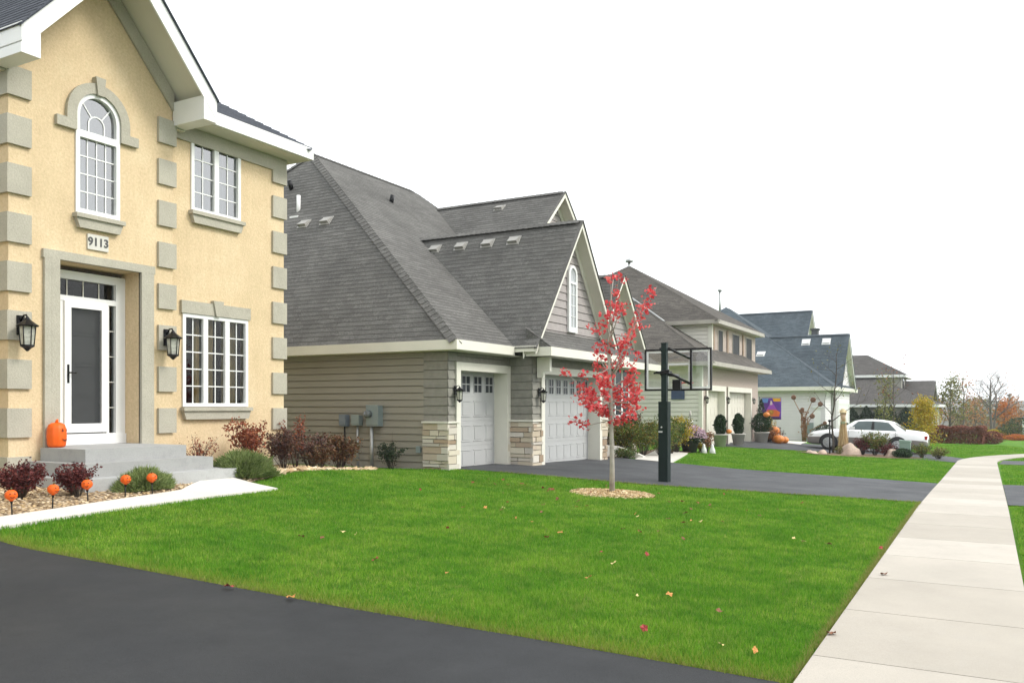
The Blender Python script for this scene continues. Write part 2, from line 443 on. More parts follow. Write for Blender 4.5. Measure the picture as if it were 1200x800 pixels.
sheet('driveway_apron', [(.35,35.4), (4.6,35.0)], [(.5,38.6), (4.6,38.8)], ASPH2, .02)
sheet('driveway_apron', [(.3,5.34), (3.6,5.4)], [(.3,-3), (3.6,-3)], ASPH, .02)
sheet('street', [(4.2,-60), (4.2,33), (9,52), (40,80)], [(12,-60), (12,30), (17,46), (46,72)], ASPH2, .02, 80, 8)
mb = MB(); mb.box(4.02,4.2,-60,16.5,-.05,.12); mb.box(4.02,4.2,23.8,34,-.5,0)
struct(mb.build('kerb', CONCW))
W1l = [(-8.62,4.2), (-8.70,5.0), (-8.88,6.3), (-8.97,7.7), (-9.0,9.15)]; W1u = [(-9.05,4.2), (-9.12,5.3), (-9.30,6.7), (-9.42,7.8), (-9.62,8.15), (-9.73,8.4), (-9.73,9.0)]
sheet('front_walk', W1l, W1u, CONCW, .03, 40, 6, skirt=.08)
W2 = [(-8.9,23.2), (-10.3,28.9)], [(-7.8,23.2), (-9.0,28.5)]
sheet('front_walk', W2[0], W2[1], CONCW, .03, 20, 5, skirt=.06)
W3 = [(-9.5,43.4), (-10.7,51.3)], [(-8.0,43.2), (-9.0,50.6)]
sheet('front_walk', W3[0], W3[1], CONCW, .035, 20, 5, skirt=.06)
# sidewalk: separate slabs with open joints
mb = MB(); y = -6.0; j = 0
while y < 60:
    L = 1.5; e = .006; rr = random.random()
    ys = [y+e, y+L/3, y+2*L/3, y+L-e]; rows = [[], [], [], []]; hw = .66
    sl = (cx(y+.5)-cx(y-.5))
    for yy in ys:
        x0, x1 = float(cx(yy))-hw*(1+.0*sl), float(cx(yy))+hw*1.0
        w = math.hypot(1, sl)
        x0, x1 = float(cx(yy))-hw*w, float(cx(yy))+hw*w
        z0, z1 = Z(x0, yy)+.035, Z(x1, yy)+.035
        for r_, p in zip(rows, ((x0,yy,z0-.08), (x0,yy,z0), (x1,yy,z1), (x1,yy,z1-.08))): r_.append(p)
    mb.grid([r_ for r_ in rows], smooth=False, rnd=rr)
    for r0, r1 in ((rows[1], rows[2]),):
        mb.face([rows[0][0], rows[3][0], rows[2][0], rows[1][0]], rnd=rr); mb.face([rows[0][-1], rows[1][-1], rows[2][-1], rows[3][-1]], rnd=rr)
    y += L
o = struct(mb.build('sidewalk', CONC))
# flip so that tops face up
me = o.data
if me.polygons[4].normal.z < 0: me.flip_normals()

# ------------------------------------------------------------------ house parts
def wall_x(mb, X, y0, y1, z0, z1, holes=(), depth=.2, face=1):
    """wall in the plane x = X with rectangular holes and reveals running inwards"""
    ys = sorted({y0, y1, *[h[0] for h in holes], *[h[1] for h in holes]}); zs = sorted({z0, z1, *[h[2] for h in holes], *[h[3] for h in holes]})
    for a, b in zip(ys, ys[1:]):
        for c, d in zip(zs, zs[1:]):
            if any(h[0]-1e-6 <= a and b <= h[1]+1e-6 and h[2]-1e-6 <= c and d <= h[3]+1e-6 for h in holes): continue
            mb.face([(X,a,c), (X,b,c), (X,b,d), (X,a,d)])
    for h in holes:
        D = X - (h[4] if len(h) > 4 else depth)
        mb.face([(X,h[0],h[2]), (X,h[0],h[3]), (D,h[0],h[3]), (D,h[0],h[2])]); mb.face([(X,h[1],h[2]), (D,h[1],h[2]), (D,h[1],h[3]), (X,h[1],h[3])])
        mb.face([(X,h[0],h[3]), (X,h[1],h[3]), (D,h[1],h[3]), (D,h[0],h[3])]); mb.face([(X,h[0],h[2]), (D,h[0],h[2]), (D,h[1],h[2]), (X,h[1],h[2])])
def roof_faces(mb, polys, exp=.14, lift=.005):
    for p in polys: mb.courses(p, exp, lift, .005)
def ridge_cap(mb, p, q, w=.14, st=.16):
    """overlapping cap shingles along a ridge or hip"""
    p, q = Vector(p), Vector(q); d = q-p; L = d.length; d.normalize()
    s = d.cross(V(0,0,1)).normalized(); up = s.cross(d)
    n = int(L/st)
    for i in range(n):
        a = p + d*(i*st); b = a + d*(st*1.15)
        l0, l1 = .03, .012
        dn = -.10*w/.14
        A = [a - s*w + up*(dn+l0), a + up*l0, a + s*w + up*(dn+l0)]; B = [b - s*w + up*(dn+l1), b + up*l1, b + s*w + up*(dn+l1)]
        mb.face([A[0], A[1], B[1], B[0]]); mb.face([A[1], A[2], B[2], B[1]])
        mb.face([A[0], A[0]-up*.02, A[1]-up*.02, A[1]]); mb.face([A[1], A[1]-up*.02, A[2]-up*.02, A[2]])
def soffit_faces(mb, polys, dz):
    for p in polys: mb.face([(x, y, z-dz) for x, y, z in p][::-1])
def gable_x(H, name, Xf, Xb, yc, half, zap, pitch, smat, fmat, wallX=None, wmat=None, fasc=.22, wexp=.2, cap=True, apexpanel=0, zlow=None):
    """roof whose ridge runs along X, gable end facing +X, with rake boards, soffit and an optional gable wall"""
    ze = zap - half*pitch
    L = [(Xf,yc-half,ze), (Xf,yc,zap), (Xb,yc,zap), (Xb,yc-half,ze)]; Rr = [(Xf,yc+half,ze), (Xb,yc+half,ze), (Xb,yc,zap), (Xf,yc,zap)]
    e = .06; he = half+.05; zz = zap-he*pitch
    mb = MB(); roof_faces(mb, [[(Xf+e,yc-he,zz), (Xf+e,yc,zap), (Xb,yc,zap), (Xb,yc-he,zz)], [(Xf+e,yc+he,zz), (Xb,yc+he,zz), (Xb,yc,zap), (Xf+e,yc,zap)]])
    for sg in (-1, 1): mb.prism([(Xf-.02,yc+sg*he,zz+.012), (Xf-.02,yc,zap+.012), (Xf-.02,yc,zap-.018), (Xf-.02,yc+sg*he,zz-.018)], (.082,0,0))
    if cap: ridge_cap(mb, (Xb,yc,zap+.01), (Xf,yc,zap+.01))
    rf = mb.build(name, smat, H)
    mb = MB(); soffit_faces(mb, [L, Rr], .1); mb.build('soffit', SOFFIT, H)
    mb = MB()
    for s in (-1, 1):
        a = V(Xf, yc+s*(half+.02), ze-.02*pitch-.022); b = V(Xf, yc, zap-.022)
        mb.prism([a, b, b-V(0,0,fasc), a-V(0,0,fasc)], (.03,0,0))
        mb.board((Xf+.03, yc+s*half, ze-.012), (Xb, yc+s*half, ze-.012), fasc*.8, .03, (0,s,0))
    mb.build('fascia', fmat, H)
    if wallX is not None:
        mb = MB(); zb = zlow if zlow is not None else ze
        y0 = half - .25; g = zap - .12
        pts = [(wallX,yc-y0,zb), (wallX,yc+y0,zb), (wallX,yc+y0,max(g-y0*pitch,zb+.001)), (wallX,yc,g), (wallX,yc-y0,max(g-y0*pitch,zb+.001))]
        mb.courses(pts, wexp, .020, .03, .013) if wexp else mb.face(pts)
        mb.build('gable_wall', wmat, H)
        mb = MB()
        for s in (-1, 1):     # frieze boards under the rake
            a = V(wallX+.02, yc+s*half, ze-.1); b = V(wallX+.02, yc, zap-.1)
            mb.prism([a, b, b-V(0,0,.2), a-V(0,0,.2)], (.025,0,0))
        if apexpanel: mb.prism([(wallX+.045,yc-apexpanel/pitch,zap-.1-apexpanel), (wallX+.045,yc,zap-.1), (wallX+.045,yc+apexpanel/pitch,zap-.1-apexpanel)], (.02,0,0))
        mb.build('frieze', fmat, H)
    return rf
def hip(H, x0, x1, y0, y1, ze, smat, fmat, px, py, ridge='y', over=.45, fasc=.2, cap=True, exp=.14):
    """hip roof over the eave rectangle; px, py = slope of the x-facing and the y-facing planes"""
    if ridge == 'y':
        xc = (x0+x1)/2; zr = ze + (x1-x0)/2*px; r = (zr-ze)/py; a, b = (xc, y0+r, zr), (xc, y1-r, zr)
        F = [[(x1,y0,ze), (x1,y1,ze), b, a], [(x0,y1,ze), (x0,y0,ze), a, b], [(x0,y0,ze), (x1,y0,ze), a], [(x1,y1,ze), (x0,y1,ze), b]]
        hips = [((x1,y0,ze), a), ((x0,y0,ze), a), ((x1,y1,ze), b), ((x0,y1,ze), b)]
    else:
        yc = (y0+y1)/2; zr = ze + (y1-y0)/2*py; r = (zr-ze)/px; a, b = (x0+r, yc, zr), (x1-r, yc, zr)
        F = [[(x0,y0,ze), (x1,y0,ze), b, a], [(x1,y1,ze), (x0,y1,ze), a, b], [(x1,y0,ze), (x1,y1,ze), b], [(x0,y1,ze), (x0,y0,ze), a]]
        hips = [((x1,y0,ze), b), ((x1,y1,ze), b), ((x0,y0,ze), a), ((x0,y1,ze), a)]
    mb = MB(); roof_faces(mb, F, exp)
    if cap:
        for h in hips: ridge_cap(mb, *h)
        ridge_cap(mb, a, b)
    rf = mb.build('roof', smat, H)
    mb = MB(); mb.box(x0+.02, x1-.02, y0+.02, y1-.02, ze-fasc-.012, ze-fasc+.004); mb.build('soffit', SOFFIT, H)
    mb = MB()
    mb.box(x1-.02, x1+.02, y0-.02, y1+.02, ze-fasc-.03, ze+.006); mb.box(x0-.02, x0+.02, y0-.02, y1+.02, ze-fasc-.03, ze+.006)
    mb.box(x0+.02, x1-.02, y0-.02, y0+.02, ze-fasc-.03, ze+.006); mb.box(x0+.02, x1-.02, y1-.02, y1+.02, ze-fasc-.03, ze+.006)
    mb.build('fascia', fmat, H)
    return a, b
def window_x(H, X, y0, y1, z0, z1, sashes=1, nx=2, ny=4, fw=.06, gl=None, proud=.03, deep=.08, far=False, muntin=.018, fm=None):
    """window in a wall facing +X: frame > pane, muntins"""
    gl = gl or (FARGLASS if far else GLASS); fm = fm or WHITE
    mb = MB(); xf = X+proud; xb = X-deep if not far else X+.004
    mb.box(xb, xf, y0, y0+fw, z0, z1); mb.box(xb, xf, y1-fw, y1, z0, z1); mb.box(xb, xf, y0+fw, y1-fw, z0, z0+fw); mb.box(xb, xf, y0+fw, y1-fw, z1-fw, z1)
    w = (y1-y0)/sashes
    for i in range(1, sashes): mb.box(xb, xf-.004, y0+i*w-fw*.8, y0+i*w+fw*.8, z0+fw, z1-fw)
    f = mb.build('window', fm, H)
    gxp = (xf+xb)/2 if not far else xf-.015
    mb = MB(); mb.face([(gxp,y0+fw*.5,z0+fw*.5), (gxp,y1-fw*.5,z0+fw*.5), (gxp,y1-fw*.5,z1-fw*.5), (gxp,y0+fw*.5,z1-fw*.5)]); mb.build('pane', gl, f)
    if nx > 1 or ny > 1:
        mb = MB()
        for i in range(sashes):
            a = y0+i*w+fw*.8; b = y0+(i+1)*w-fw*.8
            for k in range(1, nx): q = a+(b-a)*k/nx; mb.box(gxp+.003, gxp+.012, q-muntin/2, q+muntin/2, z0+fw, z1-fw)
            for k in range(1, ny): q = z0+fw+(z1-z0-2*fw)*k/ny; mb.box(gxp+.0035, gxp+.0115, a, b, q-muntin/2, q+muntin/2)
        mb.build('muntins', fm, f)
    return f
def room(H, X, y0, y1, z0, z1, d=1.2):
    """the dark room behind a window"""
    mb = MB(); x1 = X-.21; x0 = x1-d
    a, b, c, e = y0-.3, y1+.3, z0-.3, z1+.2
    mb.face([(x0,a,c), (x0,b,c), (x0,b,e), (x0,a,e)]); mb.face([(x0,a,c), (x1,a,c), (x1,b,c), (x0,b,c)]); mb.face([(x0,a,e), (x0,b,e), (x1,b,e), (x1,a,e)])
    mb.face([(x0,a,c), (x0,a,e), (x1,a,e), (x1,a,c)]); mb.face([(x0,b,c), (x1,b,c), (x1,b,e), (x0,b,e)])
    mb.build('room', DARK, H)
def stones(mb, fn, u0, u1, z0, z1, seed=1):
    """ledgestone: uneven courses of blocks standing proud of the wall; fn(u, z, out) -> point"""
    rd = random.Random(seed); z = z0
    while z < z1-.02:
        h = min(rd.choice([.07,.09,.12,.15,.18]), z1-z)
        if z1-(z+h) < .05: h = z1-z
        u = u0
        while u < u1-.01:
            w = min(rd.uniform(.16,.55), u1-u)
            if u1-(u+w) < .1: w = u1-u
            o = rd.uniform(.02,.065); g = .007
            a, b, c, d = u+g*(u > u0), u+w-g*(u+w < u1-.001), z+g, z+h-g; t = rd.random()
            F = [fn(a,c,o), fn(b,c,o), fn(b,d,o), fn(a,d,o)]; B = [fn(a,c,0), fn(b,c,0), fn(b,d,0), fn(a,d,0)]
            mb.face(F, rnd=t)
            for i in range(4): k = (i+1) % 4; mb.face([B[i], B[k], F[k], F[i]], rnd=t)
            u += w
        z += h
def garage_door(H, X, y0, y1, z0, z1, m, cols=4, rows=4, lites=True):
    """sectional door: recessed panels, a top row of small lites"""
    mb = MB(); h = (z1-z0)/rows; w = (y1-y0)/cols
    mb.box(X-.05, X-.012, y0, y1, z0, z1)
    for r in range(rows):
        a, b = z0+r*h+.006, z0+(r+1)*h-.006
        mb.box(X-.012, X-.006, y0, y1, a, b)
        for c in range(cols):
            p, q = y0+c*w+.07, y0+(c+1)*w-.07
            if r == rows-1 and lites: continue
            for (u0, u1, v0, v1) in ((p,q,a+.09,a+.105), (p,q,b-.105,b-.09), ): mb.box(X-.006, X+.007, u0, u1, v0, v1)
            mb.box(X-.006, X+.003, p+.05, q-.05, a+.13, b-.13)
    d = mb.build('garage_door', m, H)
    if lites:
        for c in range(cols):
            gm = MB(); mm = MB()
            p, q = y0+c*w+.09, y0+(c+1)*w-.09; a, b = z1-h+.10, z1-.10
            gm.face([(X-.003,p,a), (X-.003,q,a), (X-.003,q,b), (X-.003,p,b)])
            mm.box(X-.004, X+.006, p-.02, q+.02, a-.02, a); mm.box(X-.004, X+.006, p-.02, q+.02, b, b+.02); mm.box(X-.004, X+.006, p-.02, p, a, b); mm.box(X-.004, X+.006, q, q+.02, a, b)
            mm.box(X-.002, X+.004, (p+q)/2-.012, (p+q)/2+.012, a, b); mm.box(X-.002, X+.0045, p, q, (a+b)/2-.012, (a+b)/2+.012)
            g = gm.build('window', FARGLASS, d); mm.build('muntins', m, g)
    return d
def lantern(x, y, z, label, sc=1., s=1):
    """black carriage lantern hung on a bracket from the wall face at x"""
    t = thing('wall_lantern', label, 'lantern', (x,y,z), 'carriage lanterns on the house fronts')
    mb = MB(); mb.box(0, .02, -.05*sc, .05*sc, -.02*sc, .24*sc)
    mb.tube([(.02,0,.16*sc), (.08*sc,0,.24*sc), (.14*sc,0,.24*sc), (.16*sc,0,.2*sc)], .012*sc, 6); mb.build('bracket', BLACK, t, (0,0,0))
    mb = MB(); mb.lathe([(.012*sc,.22*sc), (.03*sc,.19*sc), (.045*sc,.17*sc), (.14*sc,.10*sc), (.135*sc,.085*sc)], (.16*sc,0,0), 8, smooth=False); mb.build('hood', BLACK, t, (0,0,0))
    mb = MB(); mb.lathe([(.095*sc,.085*sc), (.075*sc,-.16*sc)], (.16*sc,0,0), 6, smooth=False); mb.build('glass', mat('seeded_glass', (.42,.42,.36), .2, .3, 20), t, (0,0,0))
    mb = MB()
    for k in range(6):
        a = 2*math.pi*k/6; c, q = math.cos(a), math.sin(a)
        mb.tube([(.16*sc+.1*sc*c, .1*sc*q, .09*sc), (.16*sc+.078*sc*c, .078*sc*q, -.17*sc)], .008*sc, 4)
    mb.lathe([(.085*sc,-.155*sc), (.09*sc,-.175*sc), (.05*sc,-.20*sc), (.012*sc,-.24*sc)], (.16*sc,0,0), 8, smooth=False); mb.build('cage', BLACK, t, (0,0,0))
    return t

# ------------------------------------------------------------------ house 1: yellow stucco
H1 = thing('stucco_house', 'yellow stucco two-storey house with grey corner quoins and an arched upper window', 'house', (-11.3,9.2,.6))
WX, SX = -11.3, -11.45
mb = MB()
arch = (7.54, 8.24, 4.45, 6.22)
wall_x(mb, WX, 6.6, 9.2, .2, 6.22, [(7.29,8.6,1.12,3.75,.44), arch], .14)
mb.face([(WX,6.6,6.22), (WX,7.54,6.22), (WX,7.54,7.44), (WX,6.6,6.4)]); mb.face([(WX,8.24,6.22), (WX,9.2,6.22), (WX,9.2,6.55), (WX,8.24,7.6)])
mb.face([(WX,7.54,6.22), (WX,8.24,6.22), (WX,8.24,7.6), (WX,7.9,8.05), (WX,7.54,7.44)])
for sgn in (-1, 1):          # spandrels of the arched head
    pts = [(WX, 7.89+sgn*.35*math.cos(a), 5.87+.35*math.sin(a)) for a in [i*math.pi/2/10 for i in range(11)]]
    for p, q in zip(pts, pts[1:]):
        c = [(WX,7.89+sgn*.35,p[2]), p, q, (WX,7.89+sgn*.35,q[2])]
        mb.face(c); mb.face([p, q, (WX-.14,q[1],q[2]), (WX-.14,p[1],p[2])])
mb.face([(WX,6.6,.2), (WX,6.6,6.4), (-15,6.6,6.4), (-15,6.6,.2)])
wall_x(mb, SX, 9.2, 11.8, .2, 6.3, [(9.67,10.73,4.93,6.13), (9.5,10.9,1.71,3.23)], .16)
mb.face([(WX,9.2,.2), (SX,9.2,.2), (SX,9.2,6.5), (WX,9.2,6.5)])
mb.face([(SX,11.8,.2), (-20.5,11.8,.2), (-20.5,11.8,6.3), (SX,11.8,6.3)])
wall_x(mb, -12.6, -4, 6.6, .2, 5.4); mb.face([(-12.6,-4,.2), (-12.6,-4,5.4), (-20.5,-4,5.4), (-20.5,-4,.2)]); mb.face([(-20.5,-4,.2), (-20.5,-4,6.3), (-20.5,11.8,6.3), (-20.5,11.8,.2)])
mb.build('wall', STUCCO, H1)
# entry recess reveals are part of the wall; the door set stands at the back of it
DX = -11.72
mb = MB(); F = lambda a, b, c, d, t=.08: mb.box(DX-.02, DX+t, a, b, c, d)
F(7.29,7.42,1.15,3.68); F(8.44,8.598,1.15,3.68); F(7.42,8.44,3.56,3.68); F(7.42,8.44,3.24,3.32); F(7.42,8.44,1.15,1.31); F(7.53,7.60,1.31,3.24,.07); F(8.29,8.33,1.31,3.24,.07)
mb.box(DX+.08, DX+.11, 7.292, 8.597, 1.152, 1.30)
fr = mb.build('door_frame', WHITE, H1)
mb = MB(); mb.face([(DX+.02,7.42,3.32), (DX+.02,8.44,3.32), (DX+.02,8.44,3.56), (DX+.02,7.42,3.56)]); w = mb.build('transom', GLASS, H1)
for k in (1,2,3,): mb = MB(); mb.box(DX+.024, DX+.034, 7.42+k*.255-.006, 7.42+k*.255+.006, 3.32, 3.56); mb.build('muntin', CREAM, w)
for a, b in ((7.42,7.53), (8.33,8.44)):
    mb = MB(); mb.face([(DX+.02,a,1.31), (DX+.02,b,1.31), (DX+.02,b,3.24), (DX+.02,a,3.24)]); w = mb.build('sidelight', GLASS, H1)
    for k in range(1, 5): mb = MB(); mb.box(DX+.024, DX+.034, a, b, 1.31+k*.386-.006, 1.31+k*.386+.006); mb.build('muntin', CREAM, w)
mb = MB(); mb.box(DX-.06, DX-.015, 7.60, 8.29, 1.31, 3.24)
for (a, b) in ((1.42,1.75), (1.85,2.2), (2.3,2.65), (2.75,3.12)): mb.box(DX-.015, DX-.003, 7.70, 8.19, a, b); mb.box(DX-.003, DX+.004, 7.75, 8.14, a+.05, b-.05)
mb.build('inner_door', DOORGREY, H1)
mb = MB()
for (a, b, c, d) in ((7.60,7.70,1.33,3.24), (8.19,8.29,1.33,3.24), (7.70,8.19,3.15,3.24), (7.70,8.19,1.33,1.46)): mb.box(DX+.05, DX+.1, a, b, c, d)
sd = mb.build('storm_door', mat('storm_white', (.86,.86,.85), .35, .02), H1)
mb = MB(); mb.face([(DX+.075,7.70,1.46), (DX+.075,8.19,1.46), (DX+.075,8.19,3.15), (DX+.075,7.70,3.15)]); mb.build('screen', screen_mat(), sd)
mb = MB(); mb.box(DX+.1, DX+.11, 7.635, 7.665, 2.05, 2.32); mb.tube([(DX+.11,7.65,2.2), (DX+.16,7.65,2.2), (DX+.16,7.74,2.2)], .012, 6); mb.build('handle', BLACK, sd)
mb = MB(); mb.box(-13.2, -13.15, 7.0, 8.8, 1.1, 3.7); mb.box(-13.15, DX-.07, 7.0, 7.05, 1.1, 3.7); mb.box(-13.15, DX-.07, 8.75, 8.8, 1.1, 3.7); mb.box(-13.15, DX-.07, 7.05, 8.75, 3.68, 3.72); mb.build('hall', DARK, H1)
mb = MB()
mb.box(WX-.02, WX+.05, 7.17, 7.29, .95, 3.75); mb.box(WX-.02, WX+.05, 8.60, 8.72, .95, 3.75); mb.box(WX-.02, WX+.05, 7.05, 8.84, 3.75, 3.87); mb.box(WX+.002, WX+.048, 7.07, 7.17, .95, 3.75); mb.box(WX+.002, WX+.048, 8.72, 8.82, .95, 3.75)
mb.build('door_surround', TRIM, H1)
# arched window
mb = MB()
def ring(mb, X0, X1, yc, zc, r0, r1, n=18, a0=0, a1=math.pi, rz=1):
    for i in range(n):
        t, u = a0+(a1-a0)*i/n, a0+(a1-a0)*(i+1)/n
        mb.prism([(X0,yc+r0*math.cos(t),zc+r0*math.sin(t)), (X0,yc+r1*math.cos(t),zc+r1*math.sin(t)), (X0,yc+r1*math.cos(u),zc+r1*math.sin(u)), (X0,yc+r0*math.cos(u),zc+r0*math.sin(u))], (X1-X0,0,0), rnd=.5)
ring(mb, WX-.08, WX+.03, 7.89, 5.87, .29, .35)
for a, b, c, d in ((7.54,7.60,4.45,5.87), (8.18,8.24,4.45,5.87), (7.60,8.18,4.45,4.53), (7.60,8.18,5.55,5.65)): mb.box(WX-.08, WX+.03, a, b, c, d)
f = mb.build('window', WHITE, H1)
gxp = WX-.03
mb = MB(); mb.face([(gxp,7.58,4.5), (gxp,8.2,4.5), (gxp,8.2,5.87)] + [(gxp,7.89+.31*math.cos(a),5.87+.31*math.sin(a)) for a in [i*math.pi/16 for i in range(1, 16)]] + [(gxp,7.58,5.87)]); mb.build('pane', GLASSU, f)
mb = MB()
for k in (1,2,3): q = 7.60+.58*k/4; mb.box(gxp+.003, gxp+.012, q-.009, q+.009, 4.53, 5.55)
for k in (1,2,3): q = 4.53+1.02*k/4; mb.box(gxp+.0035, gxp+.0115, 7.60, 8.18, q-.009, q+.009)
ring(mb, gxp+.003, gxp+.012, 7.89, 5.78, .115, .135, 14)
mb.box(gxp+.003, gxp+.012, 7.755, 7.775, 5.65, 5.78); mb.box(gxp+.003, gxp+.012, 8.005, 8.025, 5.65, 5.78)
for a in (R(52), R(128)):
    p0 = V(gxp+.003, 7.89+.13*math.cos(a), 5.78+.13*math.sin(a)); p1 = V(gxp+.003, 7.89+.36*math.cos(a), 5.78+.36*math.sin(a)); s = V(0,-math.sin(a),math.cos(a))*.009
    mb.prism([p0-s, p1-s, p1+s, p0+s], (.008,0,0))
mb.build('muntins', WHITE, f)
mb = MB(); ring(mb, WX-.01, WX+.06, 7.89, 5.87, .352, .50, 20)
mb.box(WX-.01, WX+.06, 7.39, 7.538, 5.62, 5.87); mb.box(WX-.01, WX+.06, 8.242, 8.39, 5.62, 5.87); mb.box(WX-.01, WX+.06, 7.24, 7.39, 5.62, 5.76); mb.box(WX-.01, WX+.06, 8.39, 8.54, 5.62, 5.76)
mb.build('surround', TRIM, f)
mb = MB(); mb.prism([(WX-.01,7.845,6.2), (WX-.01,7.935,6.2), (WX-.01,7.97,6.46), (WX-.01,7.81,6.46)], (.10,0,0)); mb.build('keystone', TRIM, f)
def sill(parent, X, y0, y1, z):
    mb = MB(); mb.prism([(X,y0-.04,z), (X,y1+.04,z), (X,y1+.04,z-.06), (X,y0-.04,z-.06)], (.12,0,0)); mb.prism([(X,y0-.02,z-.06), (X,y1+.02,z-.06), (X,y1-.03,z-.2), (X,y0+.03,z-.2)], (.085,0,0)); mb.build('sill', TRIM, parent)
sill(f, WX-.01, 7.54, 8.24, 4.45)
room(H1, WX, 7.54, 8.24, 4.45, 6.1, .8)
f = window_x(H1, SX, 9.67, 10.73, 4.93, 6.13, 2, 2, 4, gl=GLASSU); sill(f, SX-.01, 9.67, 10.73, 4.93)
room(H1, SX, 9.67, 10.73, 4.93, 6.13, .9)
f = window_x(H1, SX, 9.5, 10.9, 1.71, 3.23, 3, 2, 5); sill(f, SX-.01, 9.5, 10.9, 1.70)
mb = MB(); mb.box(SX-.01, SX+.05, 9.46, 10.13, 3.235, 3.44); mb.box(SX-.01, SX+.05, 10.27, 10.94, 3.235, 3.44); mb.build('lintel', TRIM, f)
mb = MB(); mb.prism([(SX-.01,10.15,3.23), (SX-.01,10.25,3.23), (SX-.01,10.31,3.49), (SX-.01,10.09,3.49)], (.09,0,0)); mb.build('keystone', TRIM, f)
room(H1, SX, 9.5, 10.9, 1.71, 3.23, 2.0)
def curtain(y0, y1, z0, z1, x, m, name='curtain'):
    mb = MB(); n = int((y1-y0)/.02); top = []; bot = []
    for i in range(n+1):
        y = y0+(y1-y0)*i/n; dx = .03*math.sin(i*1.15)+.012*math.sin(i*.43)
        top.append((x+dx,y,z1)); bot.append((x+dx*1.3,y,z0))
    mb.grid([bot, top]); return mb.build(name, m, H1)
CUR = mat('beige_curtain', (.50,.36,.15), .9, .12, 6)
curtain(9.98, 10.42, 1.6, 3.3, SX-.30, CUR); curtain(10.72, 10.95, 1.6, 3.3, SX-.30, CUR)
curtain(7.6, 8.2, 4.4, 6.2, WX-.32, mat('pale_blind', (.30,.31,.31), .9, .05)); curtain(9.7, 10.7, 4.8, 6.2, SX-.32, MC['pale_blind'])
# quoins: each a block of its own
for k in range(9):
    z1 = 6.22-k*.6475; z0 = z1-.39
    mb = MB(); mb.prism([(-11.6,6.56,z0), (WX+.045,6.56,z0), (WX+.045,6.89,z0), (WX-.02,6.89,z0), (WX-.02,6.62,z0), (-11.6,6.62,z0)], (0,0,z1-z0)); mb.build('quoin', TRIM, H1)
    mb = MB(); mb.prism([(WX-.12,9.24,z0), (WX+.045,9.24,z0), (WX+.045,8.91,z0), (WX-.02,8.91,z0), (WX-.02,9.21,z0), (WX-.12,9.21,z0)], (0,0,z1-z0)); mb.build('quoin', TRIM, H1)
    if k:
        mb = MB(); mb.prism([(SX-.3,11.84,z0), (SX+.045,11.84,z0), (SX+.045,11.49,z0), (SX-.02,11.49,z0), (SX-.02,11.78,z0), (SX-.3,11.78,z0)], (0,0,z1-z0)); mb.build('quoin', TRIM, H1)
mb = MB(); mb.box(SX-.01, SX+.04, 9.2, 11.84, 6.04, 6.285); mb.box(SX-.012, SX+.045, 11.49, 11.842, 5.82, 6.04)
mb.build('frieze', TRIM, H1)
# front gable
gz, gh, gp = 8.27, 1.52, 1.13
gable_x(H1, 'gable_roof', -10.6, -16.5, 7.89, gh, gz, gp, SHIN_BLUE, WHITE, fasc=.30, cap=True)
mb = MB()
for s in (-1, 1):
    a = V(WX+.005, 7.89+s*1.31, gz-1.31*gp-.12); b = V(WX+.005, 7.89, gz-.12)
    mb.prism([a, b, b-V(0,0,.30), a-V(0,0,.30)], (.04,0,0))
mb.build('rake_frieze', TRIM, H1)
for s in (-1, 1):                              # boxed eave returns closing the foot of the rake
    yo = 7.89+s*(gh+.034); yi = 7.89+s*(gh-.22); zq = gz-gh*gp
    mb = MB(); mb.prism([(-11.28,yo,zq-.40), (-11.28,yi,zq-.40), (-11.28,yi,zq+.22*gp-.28), (-11.28,yo,zq-.28)], (.705,0,0)); mb.build('eave_return', WHITE, H1)
    mb = MB(); mb.box(-16, -11.3, min(yo,7.89+s*1.315), max(yo,7.89+s*1.315), zq-.42, zq-.401); mb.build('soffit', SOFFIT, H1)
    mb = MB(); mb.box(-16, -11.28, min(yo,yo-s*.03), max(yo,yo-s*.03), zq-.40, zq-.02); mb.build('fascia', WHITE, H1)
mb = MB(); zq = 6.5+2.67*.6
roof_faces(mb, [[(-11,9.4,6.5), (-11,12.07,6.5), (-13.67,9.4,zq)], [(-11,12.07,6.5), (-21,12.07,6.5), (-18.33,9.4,zq), (-13.67,9.4,zq)], [(-13.67,9.4,zq), (-18.33,9.4,zq), (-21,6.6,6.5), (-13.67,6.6,6.5)], [(-21,12.07,6.5), (-21,6.6,6.5), (-18.33,9.4,zq)]])
ridge_cap(mb, (-11,12.07,6.5), (-13.67,9.4,zq)); mb.build('roof', SHIN_BLUE, H1)
mb = MB(); mb.box(-11.44, -11.02, 9.22, 12.05, 6.29, 6.31); mb.box(-21, -11.44, 11.82, 12.05, 6.29, 6.31); mb.build('soffit', SOFFIT, H1)
mb = MB(); mb.box(-11.02, -10.98, 9.35, 12.09, 6.30, 6.506); mb.box(-21, -11.02, 12.05, 12.09, 6.30, 6.506); mb.build('fascia', WHITE, H1)
hip(H1, -21, -12.1, -4.5, 6.4, 5.55, SHIN_BLUE, WHITE, .5, .5, 'x', fasc=.19, cap=False)
garage_door(H1, -12.56, -2.6, 2.2, .62, 2.9, GARAGE_W)
mb = MB(); mb.box(WX+.002, WX+.03, 7.72, 8.05, 3.97, 4.19); pl = mb.build('house_number', mat('plaque_stone', (.58,.56,.50), .6, .05), H1)
